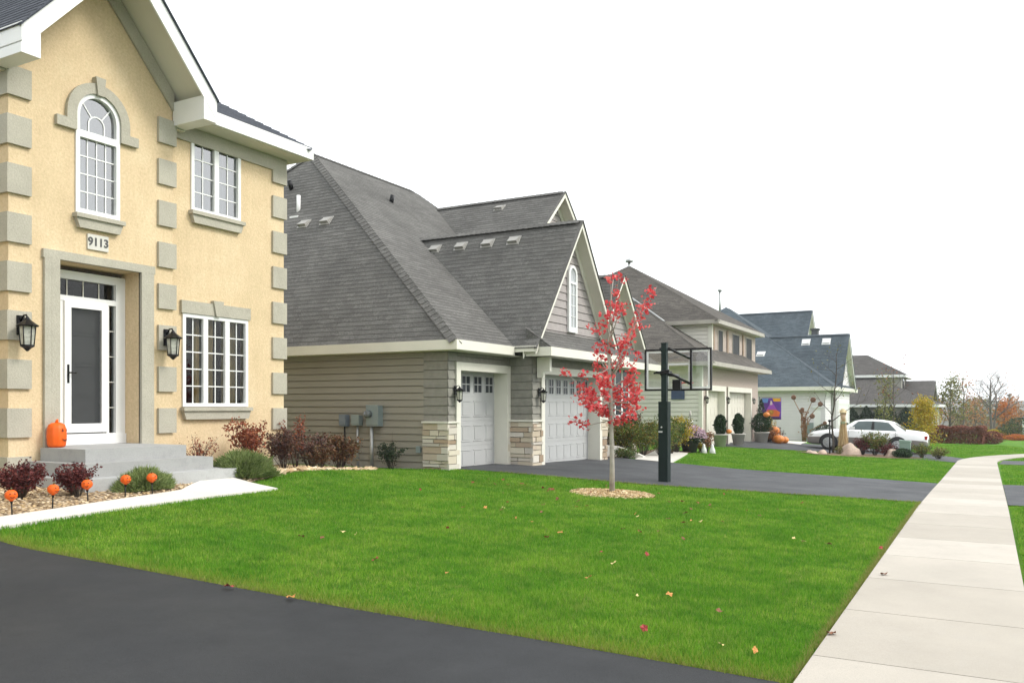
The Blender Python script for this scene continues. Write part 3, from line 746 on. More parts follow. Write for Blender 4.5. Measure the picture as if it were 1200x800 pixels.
def text_obj(name, body, size, loc, rot, m, parent, ext=.004, off=.0):
    cu = bpy.data.curves.new(name, 'FONT'); cu.body = body; cu.size = size; cu.align_x = 'CENTER'; cu.align_y = 'CENTER'; cu.extrude = ext; cu.offset = off
    tmp = bpy.data.objects.new(name, cu); COL.objects.link(tmp)
    dg = bpy.context.evaluated_depsgraph_get(); me = bpy.data.meshes.new_from_object(tmp.evaluated_get(dg))
    bpy.data.objects.remove(tmp); me.transform(Matrix.Translation(loc) @ Matrix.LocRotScale(None, rot, None)); me.materials.clear(); me.materials.append(m)
    return link(name, me, parent)
o1 = ORG[H1.name]
text_obj('digits', '9113', .165, (WX+.034-o1[0], 7.885-o1[1], 4.08-o1[2]), Euler((R(90),0,R(90))), mat('digit_grey', (.06,.06,.06), .5), pl, off=.003)
# steps
for (x, a, b, z0, z1) in ((-9.72,6.62,9.05,.35,.80), (-9.99,6.82,8.85,.80,.975), (-10.27,7.0,8.6,.975,1.15)):
    mb = MB(); mb.box(-11.25 if z1 < 1.1 else -11.7, x, a, b, z0, z1)
    if z1 > 1.1: mb = MB(); mb.box(-11.24, x, a, b, z0, z1); mb.box(-11.75, -11.24, 7.295, 8.595, z0, z1)
    o = mb.build('step', STEPC, H1); bv = o.modifiers.new('b', 'BEVEL'); bv.width = .012; bv.segments = 2
lantern(WX+.046, 6.73, 2.68, 'black carriage lantern on the grey quoin left of the front door', 1.)
lantern(WX+.046, 9.04, 2.68, 'black carriage lantern between the front door and the triple window', 1.)

# ------------------------------------------------------------------ house 2: taupe siding, stone and grey hip roof
H2 = thing('shingled_house', 'taupe sided house with stone garage piers and a huge steep grey hip roof', 'house', (-10,15.15,.3))
GX1, GX2, FX = -10.0, -9.38, -10.3
mb = MB(); mb.courses([(-26,15.15,.22), (-10.62,15.15,.22), (-10.62,15.15,3.05), (-26,15.15,3.05)], .15, .022, .03, .013)
mb.build('side_wall', SIDING, H2)
mb = MB()
mb.courses([(-10.62,15.13,1.36), (-10.0,15.13,1.36), (-10.0,15.13,3.05), (-10.62,15.13,3.05)], .19, .018, .03, .011)   # corner wrap
for (a, b, c, d) in ((15.13,15.5,1.36,3.05), (17.62,17.8,1.36,3.05), (15.5,17.62,2.62,3.05)): mb.courses([(GX1,a,c), (GX1,b,c), (GX1,b,d), (GX1,a,d)], .19, .018, .03, .011)
mb.courses([(GX1,17.78,1.36), (GX2,17.78,1.36), (GX2,17.78,3.3), (GX1,17.78,3.3)], .19, .018, .03, .011)
for (a, b, c, d) in ((17.78,18.25,1.36,3.1), (21.75,22.2,1.36,3.1), (18.25,21.75,2.66,3.1)): mb.courses([(GX2,a,c), (GX2,b,c), (GX2,b,d), (GX2,a,d)], .19, .018, .03, .011)
mb.courses([(FX,22.2,1.36), (FX,26.9,1.36), (FX,26.9,3.2), (FX,22.2,3.2)], .19, .018, .03, .011)
mb.build('front_wall', SHAKE, H2)
mb = MB()   # backing behind stone and doors
for q in ([(GX1,15.13,.1), (GX1,15.5,.1), (GX1,15.5,1.36), (GX1,15.13,1.36)], [(GX2,22.2,.1), (FX,22.2,.1), (FX,22.2,3.2), (GX2,22.2,3.2)], [(FX,26.9,.1), (-26,26.9,.1), (-26,26.9,3.2), (FX,26.9,3.2)]): mb.face(q)
mb.build('end_wall', SIDING, H2)
mb = MB()
stones(mb, lambda u, z, o: (u, 15.13-o, z), -10.62, -9.96, .18, 1.36, 1); stones(mb, lambda u, z, o: (GX1+o, u, z), 15.09, 15.5, .18, 1.36, 2)
stones(mb, lambda u, z, o: (u, 17.78-o, z), -10.0, -9.34, .18, 1.36, 3); stones(mb, lambda u, z, o: (GX2+o, u, z), 17.74, 18.25, .18, 1.36, 4)
stones(mb, lambda u, z, o: (GX2+o, u, z), 21.75, 22.24, .12, 1.36, 5); stones(mb, lambda u, z, o: (FX+o, u, z), 22.3, 26.94, .05, 1.30, 6); stones(mb, lambda u, z, o: (GX1+o, u, z), 17.62, 17.76, .18, 1.36, 8)
mb.build('stone_base', STONE, H2)
for bs in ([(-10.62,-9.93,15.04,15.14,1.362,1.40), (-10.0,-9.93,15.14,15.5,1.362,1.40)], [(-9.99,-9.31,17.69,17.79,1.362,1.40), (GX2,-9.31,17.79,18.25,1.362,1.40)], [(GX2,-9.31,21.75,22.28,1.362,1.40)], [(FX,FX+.07,22.3,26.96,1.302,1.34)]):
    mb = MB()
    for q in bs: mb.box(*q)
    mb.build('stone_cap', CREAM, H2)
def door_trim(H, X, y0, y1, z0, z1, w=.16, t=.035, deep=.35, m=CREAM):
    mb = MB(); mb.box(X+.02, X+.02+t, y0-w, y0, z0, z1+w*1.1); mb.box(X+.02, X+.02+t, y1, y1+w, z0, z1+w*1.1); mb.box(X+.02, X+.022+t, y0, y1, z1, z1+w*1.1)
    mb.box(X-deep, X+.018, y0-.03, y0, z0, z1); mb.box(X-deep, X+.018, y1, y1+.03, z0, z1); mb.box(X-deep, X+.018, y0-.03, y1+.03, z1, z1+.03)
    mb.build('door_trim', m, H)
door_trim(H2, GX1, 15.56, 17.6, .2, 2.5); garage_door(H2, GX1-.3, 15.56, 17.6, .27, 2.5, GARAGE, 4, 4)
door_trim(H2, GX2, 18.35, 21.68, .2, 2.5); garage_door(H2, GX2-.3, 18.35, 21.68, .27, 2.5, GARAGE, 8, 4)
MRF = 9.43
# main hip roof (planes given by eave rectangle and ridge)
A, B = (-18,19.8,MRF), (-18,25.0,MRF); x0, x1, y0, y1, ze = -26.4, -9.6, 14.85, 27.4, 3.1
mb = MB(); roof_faces(mb, [[(x1,y0,ze), (x1,y1,ze), B, A], [(x0,y1,ze), (x0,y0,ze), A, B], [(x0,y0,ze), (x1,y0,ze), A], [(x1,y1,ze), (x0,y1,ze), B]])
for p, q in (((x1,y0,ze), A), (A, B), ((x1,y1,ze), B), ((x0,y0,ze), A)): ridge_cap(mb, p, q, .15, .19)
mb.build('roof', SHIN_GREY, H2)
mb = MB(); mb.box(x0, x1-.03, y0+.02, y1-.02, ze-.21, ze-.19); mb.build('soffit', SOFFIT, H2)
mb = MB(); mb.box(x1-.02, x1+.02, y0-.02, 17.3, ze-.2, ze+.006); mb.box(x1-.02, x1+.02, 22.3, y1+.02, ze-.2, ze+.006); mb.box(x0, x1-.02, y0-.02, y0+.02, ze-.2, ze+.006); mb.box(x0, x1-.02, y1-.02, y1+.02, ze-.2, ze+.006)
mb.build('fascia', CREAM, H2)
# cross gable over the double door, with a pent roof below
gable_x(H2, 'gable_roof', -9.05, -15.5, 19.85, 2.52, 6.45, 1.32, SHIN_GREY, CREAM, wallX=-9.4, wmat=GABLE, fasc=.17, wexp=.2, apexpanel=.55, zlow=3.4)
mb = MB(); roof_faces(mb, [[(-8.72,17.45,3.09), (-8.72,22.25,3.09), (-9.4,22.25,3.56), (-9.4,17.45,3.56)]]); mb.prism([(-9.36,17.455,3.085), (-8.74,17.455,3.085), (-9.36,17.455,3.52)], (0,.02,0)); mb.build('pent_roof', SHIN_GREY, H2)
mb = MB(); mb.box(-8.74, -8.70, 17.43, 22.27, 2.88, 3.085); mb.box(-9.36, -8.74, 17.43, 17.47, 2.88, 3.085); mb.box(-9.36, -8.74, 22.23, 22.27, 2.88, 3.085)
mb.box(-9.34, -9.0, 17.95, 18.05, 2.55, 2.88); mb.box(-9.34, -9.18, 17.955, 18.045, 2.4, 2.55)
mb.build('pent_fascia', CREAM, H2)
mb = MB(); mb.box(-9.34, -8.74, 17.47, 22.23, 2.90, 2.92); mb.build('soffit', SOFFIT, H2)
# small arched window in the gable
mb = MB(); X = -9.38
mb.box(X, X+.06, 19.70, 19.78, 3.75, 5.1); mb.box(X, X+.06, 20.12, 20.20, 3.75, 5.1); mb.box(X, X+.06, 19.70, 20.20, 3.62, 3.75); mb.box(X, X+.06, 19.78, 20.12, 4.86, 4.92); ring(mb, X, X+.06, 19.95, 5.1, .17, .25, 14)
f = mb.build('window', WHITE, H2)
mb = MB(); mb.face([(X+.03,19.76,3.7), (X+.03,20.14,3.7), (X+.03,20.14,5.1)] + [(X+.03,19.95+.18*math.cos(a),5.1+.18*math.sin(a)) for a in [i*math.pi/12 for i in range(1, 12)]] + [(X+.03,19.76,5.1)]); mb.build('pane', mat('pale_glass', (.40,.42,.43), .1, .1, 3), f)
mb = MB(); mb.box(X+.034, X+.045, 19.942, 19.958, 3.75, 4.86)
for k in range(1, 4): mb.box(X+.034, X+.044, 19.78, 20.12, 3.75+k*.28-.008, 3.75+k*.28+.008)
mb.build('muntins', WHITE, f)
# high rear gable and the entry gable
gable_x(H2, 'gable_roof', -12.0, -18.0, 25.0, 2.6, 8.68, .92, SHIN_GREY, CREAM, wallX=-12.4, wmat=GABLE, fasc=.17, wexp=.2, zlow=4.6)
gable_x(H2, 'gable_roof', -9.95, -14.0, 25.0, 1.85, 5.85, 1.16, SHIN_GREY, CREAM, wallX=-10.3, wmat=GABLE, fasc=.17, wexp=.2, apexpanel=.5, zlow=3.2)
f = window_x(H2, FX, 25.0, 26.25, 1.38, 3.0, 2, 1, 2, far=True, fw=.08, proud=.05)
def slant_vent(H, x, y, z, slope, m, w=.28, l=.22):
    mb = MB(); k = 1/math.hypot(1, slope); u = V(0,k,slope*k); n = V(0,-slope*k,k); c = V(x-w/2,y,z)
    mb.prism([c-u*l*.5-n*.02, c+u*l*.5-n*.02, c+u*l*.5+n*.04, c-u*l*.5+n*.11], (w,0,0)); c2 = V(x-w*.65,y,z)
    mb.prism([c2-u*l*.72, c2+u*l*.72, c2+u*l*.72+n*.022, c2-u*l*.72+n*.022], (w*1.3,0,0)); mb.build('roof_vent', m, H)
VT = mat('vent_tan', (.30,.29,.265), .5, .05)
for x in (-10.85, -11.65, -12.5, -13.35): slant_vent(H2, x, 19.55, 6.45-.30*1.32, 1.32, VT)
def hipz(x, y):   # height of the -Y plane of the main roof
    return ze + (y-y0)*(MRF-ze)/(19.8-y0)
for x in (-16.4, -15.6): slant_vent(H2, x, 17.68, hipz(0,17.68), (MRF-ze)/(19.8-y0), VT)
slant_vent(H2, -14.2, 24.6, 8.68-.4*.92, .92, VT)
z = hipz(0, 18.1); mb = MB(); mb.tube([(-17.0,18.1,z-.2), (-17.0,18.1,z+.42)], .055, 8); mb.box(-17.15, -16.85, 17.9, 18.02, z-.28, z-.2); mb.build('vent_pipe', WHITE, H2)
z = hipz(0, 18.8); mb = MB(); mb.tube([(-17.9,18.8,z-.1), (-17.9,18.65,z+.2)], .07, 8); mb.build('vent_pipe', BLACK, H2)
z = ze+(-9.6+13.6)*.753; mb = MB(); mb.tube([(-16.2,21.3,ze+(16.2-9.6)*.753-.1), (-16.12,21.3,ze+(16.2-9.6)*.753+.2)], .07, 8); mb.build('vent_pipe', BLACK, H2)
lantern(GX1+.03, 15.36, 1.98, 'small dark lantern left of the single grey garage door', .75); lantern(GX2+.03, 18.08, 1.98, 'small dark lantern between the two grey garage doors', .75)
# meters on the side wall: fixed to the wall, so parts of the house
def meterbox(x, z0, z1, w, m, name, dep=.14):
    mb = MB(); mb.box(x-w/2, x+w/2, 15.12-dep, 15.12, z0, z1); mb.box(x-w/2-.01, x+w/2+.01, 15.12-dep-.012, 15.12-dep, z0+.03, z1+.012)
    return mb.build(name, m, H2)
meterbox(-12.75, 1.27, 1.53, .17, METERD, 'cable_box'); meterbox(-12.38, 1.29, 1.52, .2, MC['meter_grey'], 'phone_box')
e = meterbox(-11.87, 1.28, 1.74, .31, METER, 'electric_meter', .18)
mb = MB(); mb.lathe([(.085,0), (.085,.09), (.06,.12), (.0,.125)], (-11.95,14.93,1.55), 16, 'y'); mb.build('meter_dial', mat('dial_glass', (.12,.13,.13), .1, .2), e)
for x, zz, r_, m_, d_ in ((-12.75,1.27,.018,BLACK,15.06), (-12.36,1.29,.028,GALV,15.04), (-11.93,1.28,.04,GALV,15.0)):
    mb = MB(); mb.tube([(x,d_,zz), (x,d_,.2)], r_, 8); mb.build('conduit', m_, H2)
mb = MB(); mb.box(-10.78, -10.68, 15.06, 15.12, .72, .86); mb.build('outlet_box', METER, H2)

# ------------------------------------------------------------------ house 3: brick front, brown roofs
H3 = thing('brick_house', 'pale brick two-storey house with brown hip roofs and two cream garage doors', 'house', (-10,33.5,.1))
X3 = -10.0
mb = MB(); mb.courses([(-20,33.5,.0), (-10.0,33.5,.0), (-10.0,33.5,3.4), (-20,33.5,3.4)], .17, .022, .03, .014)
mb.courses([(-20,37.0,3.2), (-10.6,37.0,3.2), (-10.6,37.0,5.4), (-20,37.0,5.4)], .17, .022, .03, .014); mb.build('side_wall', BEIGE, H3)
mb = MB(); mb.box(-10.12, -9.97, 33.44, 33.6, .0, 3.35); mb.build('corner_board', CREAM, H3)
mb = MB(); mb.box(-10.75,-10.57,36.94,37.12,4,5.4); mb.build('corner_board', CREAM, H3)
mb = MB(); wall_x(mb, X3, 33.6, 43, -.1, 3.4, [(34.2,36.75,.05,2.4,.3), (37.45,41.4,.05,2.4,.3)]); mb.face([(X3,43,-.1), (-20,43,-.1), (-20,43,3.4), (X3,43,3.4)])
wall_x(mb, -10.6, 37.1, 45, 3.3, 5.4, [], .1); mb.face([(-10.6,45,.0), (-20,45,.0), (-20,45,5.4), (-10.6,45,5.4)]); mb.face([(-10.6,43,.0), (-10.6,45,.0), (-10.6,45,3.3), (-10.6,43,3.3)])
mb.build('front_wall', BRICK, H3)
door_trim(H3, X3, 34.22, 36.73, .05, 2.38, .2, deep=.28); garage_door(H3, X3-.25, 34.22, 36.73, .08, 2.38, GARAGE_W, 4, 4, False)
door_trim(H3, X3, 37.47, 41.38, .05, 2.38, .2, deep=.28); garage_door(H3, X3-.25, 37.47, 41.38, .08, 2.38, GARAGE_W, 8, 4, False)
hip(H3, -22, -9.4, 32.9, 43.3, 3.5, SHIN_BROWN, mat('tan_fascia', (.36,.335,.285), .5), .62, .62, 'x', cap=True, fasc=.13)
hip(H3, -21.8, -10.2, 36.6, 45.3, 5.5, SHIN_BROWN, MC['tan_fascia'], .585, .78, 'x', cap=True, fasc=.13)
mb = MB(); pts = [(-9.4-(5.5-3.5)/.62-.9*k, 36.6+.9*k*.62/.78, 5.5+.9*k*.62) for k in range(5)]
mb.tube([(x, y, z+.02) for x, y, z in pts], .05, 6); mb.build('flashing', GALV, H3)
for (a, b) in ((37.95,38.75), (40.4,41.7), (43.0,44.2)): window_x(H3, -10.6, a, b, 3.85, 5.2, 1, 1, 1, gl=mat('shaded_glass', (.03,.032,.034), .5, .3, 2, spec=.1), far=True, fw=.045, fm=MC['tan_fascia'])
for a in (37.12, 39.4, 42.3):
    mb = MB(); mb.box(-10.59, -10.55, a, a+.22, 3.9, 5.25); mb.build('brick_pilaster', mat('rust_panel', (.30,.22,.16), .8, .2, 8), H3)
for yy in (33.86, 37.1, 41.75): lantern(X3+.01, yy, 2.0, ('cream-hooded lantern on the brick pier beside the blue numbered wall', 'lantern on the narrow pier between the two cream garage doors', 'lantern right of the far cream garage door')[(33.86,37.1,41.75).index(yy)], .65)
mb = MB(); mb.box(-11.25, -10.7, 33.44, 33.48, 2.02, 2.38); pq = mb.build('number_plaque', mat('navy_plaque', (.06,.085,.16), .5, .1), H3)
mb = MB(); mb.box(-11.28, -10.67, 33.43, 33.47, 2.40, 2.52); mb.build('plaque_top', WHITE, pq)
mb = MB(); mb.tube([(-16,40.95,8.6), (-16,40.95,9.1)], .08, 8); mb.lathe([(.2,0), (.2,.1), (.05,.18)], (-16,40.95,9.1), 10); mb.build('roof_turbine', GALV, H3)

# ------------------------------------------------------------------ house 4: pale siding, slate-blue roofs
H4 = thing('gabled_house', 'pale sided house with slate-blue roofs and a front gable, beyond the brick house', 'house', (-8.4,54.8,-.3))
mb = MB(); mb.courses([(-22,54.8,-.5), (-8.7,54.8,-.5), (-8.7,54.8,2.8), (-22,54.8,2.8)], .18, .020, .03, .014)
mb.courses([(-8.7,54.8,-.5), (-8.7,57.0,-.5), (-8.7,57.0,2.8), (-8.7,54.8,2.8)], .18, .020, .03, .014); mb.face([(-8.7,57.2,-.6), (-8.4,57.2,-.6), (-8.4,57.2,3.3), (-8.7,57.2,3.3)]); mb.courses([(-8.4,57.2,-.6), (-8.4,63,-.6), (-8.4,63,3.3), (-8.4,57.2,3.3)], .18, .020, .03, .014)
mb.face([(-8.4,63,-.6), (-22,63,-.6), (-22,63,3), (-8.4,63,3)]); mb.face([(-22,69.5,-.6), (-11.8,69.5,-.6), (-11.8,69.5,5.2), (-22,69.5,5.2)])
mb.build('wall', PALE, H4)
A, B = (-17.05,63.25,9.13), (-17.05,64.2,9.13); mb = MB()
roof_faces(mb, [[(-8.1,54.3,2.95), (-8.1,64.8,2.95), B, A], [(-26,64.8,2.95), (-26,54.3,2.95), A, B], [(-26,54.3,2.95), (-8.1,54.3,2.95), A], [(-8.1,64.8,2.95), (-26,64.8,2.95), B]])
for p, q in (((-8.1,54.3,2.95), A), ((-8.1,64.8,2.95), B)): ridge_cap(mb, p, q)
mb.build('roof', SHIN_SLATE, H4)
mb = MB(); mb.box(-26, -8.12, 54.32, 64.78, 2.74, 2.76); mb.build('soffit', SOFFIT, H4)
mb = MB(); mb.box(-8.12, -8.08, 54.28, 64.82, 2.72, 2.956); mb.box(-26, -8.12, 54.28, 54.32, 2.72, 2.956); mb.build('fascia', CREAM, H4)
gable_x(H4, 'gable_roof', -8.05, -14, 60.2, 3.35, 6.55, 1.08, SHIN_SLATE, WHITE, wallX=-8.4, wmat=PALE, fasc=.2, wexp=.18, zlow=2.9)
gable_x(H4, 'gable_roof', -11.4, -17, 66, 3.6, 8.85, 1.0, SHIN_SLATE, WHITE, wallX=-11.8, wmat=PALE, fasc=.2, wexp=.18, zlow=-.6)
door_trim(H4, -8.4, 57.9, 62.3, -.4, 1.9, .22, deep=.15, m=WHITE); garage_door(H4, -8.4+.03, 57.9, 62.3, -.35, 1.9, mat('white_door', (.74,.74,.73), .5, .03), 8, 4, False)
mb = MB(); mb.box(-9.35, -8.95, 54.74, 54.8, -.4, 1.65); mb.box(-9.4, -8.9, 54.66, 54.8, 1.65, 1.8); mb.build('pilaster', WHITE, H4)
mb = MB(); mb.box(-10.5, -10.1, 60.6, 61.2, 4.5, 6.95); mb.box(-10.58, -10.02, 60.52, 61.28, 6.95, 7.05); mb.build('chimney', mat('chimney_dark', (.08,.085,.09), .8, .1), H4)
mb = MB(); zz = 2.95+(62.5-54.3)*.69; mb.tube([(-17.3,62.5,zz-.3), (-17.3,62.5,zz+1.7)], .09, 8); mb.lathe([(.16,0), (.16,.12), (.03,.2)], (-17.3,62.5,zz+1.65), 8); mb.build('flue_pipe', GALV, H4)
for (x, y, zc, s) in ((-13.2,57.6,2.95+3.3*.69,.69), (-9.4,59.75,6.55-.45*1.08,1.08), (-10.7,59.75,6.55-.45*1.08,1.08)):
    slant_vent(H4, x, y, zc, s, mat('vent_white', (.62,.62,.61), .5), .42, .42)
# ------------------------------------------------------------------ house 5: taupe, farther down
H5 = thing('taupe_house', 'grey-brown house with a low taupe roof and dormer at the end of the row', 'house', (-5,81.5,-1))
mb = MB(); mb.courses([(-22,81.5,-1.4), (-4.2,81.5,-1.4), (-4.2,81.5,1.8), (-22,81.5,1.8)], .2, .016, .004); mb.face([(-4.2,81.5,-1.4), (-4.2,94,-1.4), (-4.2,94,1.8), (-4.2,81.5,1.8)])
mb.build('wall', mat('grey_stucco', (.34,.33,.29), .8, .08), H5)
hip(H5, -26, -3.7, 80.9, 97, 1.95, SHIN_TAUPE, WHITE, .46, .46, 'y', cap=True)
mb = MB(); mb.box(-11.2, -7.0, 86.5, 92, 2.6, 4.6); mb.build('dormer_wall', MC['grey_stucco'], H5)
hip(H5, -24, -6.62, 86.0, 94, 4.7, SHIN_TAUPE, WHITE, .56, .52, 'x', cap=True)
gable_x(H5, 'gable_roof', -4.4, -12, 90.5, 5, 4.2, .45, SHIN_TAUPE, WHITE, fasc=.2)
mb = MB(); mb.box(-6.99, -6.95, 87.4, 88.6, 3.4, 4.4); mb.build('window', FARGLASS, H5)
# far house at the right edge
H6 = thing('distant_house', 'small distant house with a white gable and grey roof beyond the right-hand shrubs', 'house', (6,128,-2.1))
mb = MB(); mb.box(4.1, 16, 127, 137, -2.6, .3); mb.build('wall', WHITE, H6)
gable_y = MB(); roof_faces(gable_y, [[(3.6,126.6,.1), (3.6,137.4,.1), (8.6,137.4,2.6), (8.6,126.6,2.6)], [(16.4,137.4,.1), (16.4,126.6,.1), (8.6,126.6,2.6), (8.6,137.4,2.6)]]); gable_y.build('roof', SHIN_TAUPE, H6)
mb = MB(); mb.face([(4.1,126.98,.25), (16,126.98,.25), (8.6,126.98,2.4)]); mb.build('gable_wall', WHITE, H6)

# ------------------------------------------------------------------ planting helpers
def rdir(n):
    v = rng.normal(size=(n,3)); return v/np.linalg.norm(v, axis=1)[:,None]
def leaves(P, size, aspect=.6, flat=0., jit=.35):
    """one bent-looking rhombus per point, any orientation"""
    n = len(P); a = rdir(n); a[:,2] *= (1-flat); a /= np.linalg.norm(a, axis=1)[:,None]
    b = np.cross(a, rdir(n)); b /= np.linalg.norm(b, axis=1)[:,None]
    s = (size*(1+jit*rng.uniform(-1,1,n)))[:,None]*.5
    c = np.cross(a, b)*s*.25
    return np.stack([P-a*s, P+b*s*aspect+c, P+a*s, P-b*s*aspect+c], 1).reshape(-1,3)
def needles(P, D, L, w):
    n = len(P); D = D/np.linalg.norm(D, axis=1)[:,None]
    s = np.cross(D, rdir(n)); s /= np.linalg.norm(s, axis=1)[:,None]
    L = np.broadcast_to(L, (n,))[:,None]; w = np.broadcast_to(w, (n,))[:,None]
    return np.stack([P-s*w*.5, P+s*w*.5, P+D*L], 1).reshape(-1,3)
LEAFM = {
 'barberry': rmat('barberry', [(.055,.014,.018), (.12,.025,.026), (.18,.045,.035), (.08,.022,.026)], .6, .3, .15),
 'rust': rmat('rust_leaf', [(.10,.03,.02), (.26,.06,.03), (.34,.12,.05), (.20,.045,.03)], .6, .3, .2),
 'plum': rmat('plum_leaf', [(.05,.026,.024), (.10,.045,.04), (.16,.075,.045), (.07,.06,.04)], .6, .3, .15),
 'bronze': rmat('bronze_leaf', [(.09,.04,.022), (.17,.07,.035), (.10,.08,.035), (.21,.10,.045)], .6, .3, .15),
 'juniper': rmat('juniper', [(.10,.15,.045), (.19,.25,.08), (.28,.33,.13), (.14,.20,.065)], .7, .2, .25),
 'darkgreen': rmat('dark_leaf', [(.010,.022,.010), (.022,.045,.018), (.035,.06,.022)], .6, .3, .1),
 'yew': rmat('yew_leaf', [(.010,.030,.010), (.022,.055,.018), (.04,.08,.025)], .6, .3, .1),
 'maple': rmat('red_maple_leaf', [(.50,.03,.04), (.74,.09,.10), (.64,.05,.07), (.84,.22,.19), (.52,.035,.045), (.78,.15,.16)], .5, .3, .4),
 'yellow': rmat('yellow_leaf', [(.42,.30,.02), (.55,.42,.03), (.30,.30,.03), (.55,.28,.02)], .55, .3, .3),
 'olive': rmat('olive_leaf', [(.10,.12,.03), (.18,.19,.05), (.25,.21,.05), (.13,.16,.06)], .6, .3, .25),
 'amber': rmat('amber_leaf', [(.36,.14,.04), (.46,.20,.05), (.30,.12,.06), (.42,.25,.09)], .6, .3, .25),
 'orange': rmat('orange_leaf', [(.46,.13,.03), (.55,.20,.03), (.36,.08,.03)], .6, .3, .25),
 'hedge': rmat('red_hedge_leaf', [(.12,.035,.025), (.22,.065,.045), (.28,.10,.055), (.15,.07,.04)], .6, .3, .15),
 'mixed': rmat('mixed_leaf', [(.05,.11,.025), (.11,.18,.03), (.20,.21,.03), (.22,.13,.03), (.04,.10,.03)], .6, .3, .2),
 'mum': rmat('mum_petal', [(.50,.34,.42), (.62,.46,.54), (.40,.22,.32), (.70,.58,.62)], .6, .3, .2),
 'grasscover': rmat('ground_cover_leaf', [(.045,.10,.02), (.08,.15,.03), (.10,.13,.03), (.16,.08,.03)], .6, .3, .2),
 'straw': rmat('straw', [(.66,.50,.28), (.76,.62,.40), (.56,.40,.20), (.72,.57,.35)], .8, .2, .3),
 'dried': rmat('dried_leaf', [(.22,.10,.05), (.32,.16,.07), (.26,.13,.08)], .8, .2, .2),
}
def put(x, y): return (x, y, Z(x, y))
def shrub(name, label, x, y, w, h, leaf, n, size, cat='shrub', stems=16, group=None, spread=.62, bark=None, tilt=0):
    """deciduous shrub: stems fan out from the base and carry leaves along their outer part"""
    t = thing(name, label, cat, put(x, y), group)
    mb = MB(); P = []
    for i in range(stems):
        az = random.uniform(0, 6.283); el = random.uniform(.05, 1)**.8*spread
        rr = w/2*random.uniform(.75, 1.05); hh = h*random.uniform(.65, 1.05)
        tip = V(math.cos(az)*rr*min(1, el/.5), math.sin(az)*rr*min(1, el/.5), hh*(1-.45*el*el))
        mid = tip*.5 + V(0,0,.08*h) + V(random.uniform(-1,1), random.uniform(-1,1), 0)*.05*w
        mb.tube([V(0,0,-.03)+V(math.cos(az),math.sin(az),0)*.03, mid, tip], [.008, .006, .002], 4)
        for k in range(max(1, n//stems)):
            q = random.uniform(.22, 1)**.7; p = mid*(2*q) if q < .5 else mid + (tip-mid)*(q-.5)*2
            s = .10*w*(1.1-.6*q); P.append(p + V(random.gauss(0,s), random.gauss(0,s), random.gauss(0,s*.7)))
    mb.build('stems', bark or BARKD, t, (0,0,0))
    P = np.array([tuple(p) for p in P]); P[:,2] = np.maximum(P[:,2], .02)
    np_mesh('foliage', leaves(P, size), 4, LEAFM[leaf], parent=t)
    return t
def juniper(name, label, x, y, w, h, leaf, n, group=None, L=.10):
    t = thing(name, label, 'shrub', put(x, y), group); d = rdir(n); d[:,2] = np.abs(d[:,2]); r = rng.uniform(.35, 1, n)**.5
    lump = np.array([1 + .28*mnoise.noise(V(*(q*2.2)) + V(x, y, 0)) for q in d])
    P = d*r[:,None]*lump[:,None]*np.array([w/2, w/2, h]); D = d*np.array([1,1,.7]) + rdir(n)*.5 + np.array([0,0,.35])
    np_mesh('foliage', needles(P, D, L*rng.uniform(.5,1.1,n), .02), 3, LEAFM[leaf], parent=t)
    mb = MB()
    for i in range(9):
        a = i*.7; mb.tube([(0,0,-.02), (math.cos(a)*w*.2, math.sin(a)*w*.2, h*.5), (math.cos(a)*w*.4, math.sin(a)*w*.4, h*.72)], [.012,.008,.003], 4)
    mb.build('stems', BARKD, t, (0,0,0)); return t
def cone_bush(name, label, x, y, w, h, leaf, n, size, group=None, base=.0, shape='cone', parent=None, cat='shrub', z=None):
    """clipped evergreen with an uneven leafy surface over a twiggy core"""
    t = thing(name, label, cat, (x, y, Z(x,y) if z is None else z), group)
    u = rng.uniform(0, 1, n); a = rng.uniform(0, 6.283, n)
    prof = {'cone': lambda u: np.minimum(1, (1-u)*1.35)**.75*np.minimum(1, .65+u*3), 'egg': lambda u: np.sqrt(np.maximum(0, 1-(2*u-.9)**2/1.25)), 'ball': lambda u: np.sqrt(np.maximum(0.02, 1-(2*u-1)**2))}[shape]
    n = int(n); r = prof(u)*w/2*np.sqrt(rng.uniform(.25, 1.08, n))*(1+.16*np.sin(3*a+u*9)+.10*np.sin(7*a-u*15+x))
    P = np.stack([r*np.cos(a), r*np.sin(a), base+u*h], 1)
    np_mesh('foliage', leaves(P, size, .5), 4, LEAFM[leaf], parent=t)
    mb = MB(); mb.tube([(0,0,-.05), (0,0,base+h*.8)], [.035*max(h,.5), .01], 6)
    for i in range(14):
        q = random.uniform(.1,.85); az = i*2.4; rr = float(prof(np.array([q]))[0])*w*.4
        mb.tube([(0,0,base+h*q*.8), (math.cos(az)*rr, math.sin(az)*rr, base+h*q)], [.01*h,.004], 4)
    mb.build('stems', BARKD, t, (0,0,0)); return t
def rocks(name, pts, size, m, parent=None, flat=.6):
    n = len(pts); O = np.array([[1,0,0],[0,1,0],[-1,0,0],[0,-1,0],[0,0,1],[0,0,-1.]]); T = np.array([[0,1,4],[1,2,4],[2,3,4],[3,0,4],[1,0,5],[2,1,5],[3,2,5],[0,3,5]])
    q = rng.normal(size=(n,3,3)); q, _ = np.linalg.qr(q)
    S = (size*rng.uniform(.5,1.3,(n,1,1)))*rng.uniform(.6,1.2,(n,6,1))
    W = np.einsum('ij,njk->nik', O, q)*S; W[:,:,2] *= flat; W += np.asarray(pts)[:,None,:]
    return np_mesh(name, W[:,T,:].reshape(-1,3), 3, m, rnd=np.repeat(rng.random(n), 8), parent=parent)
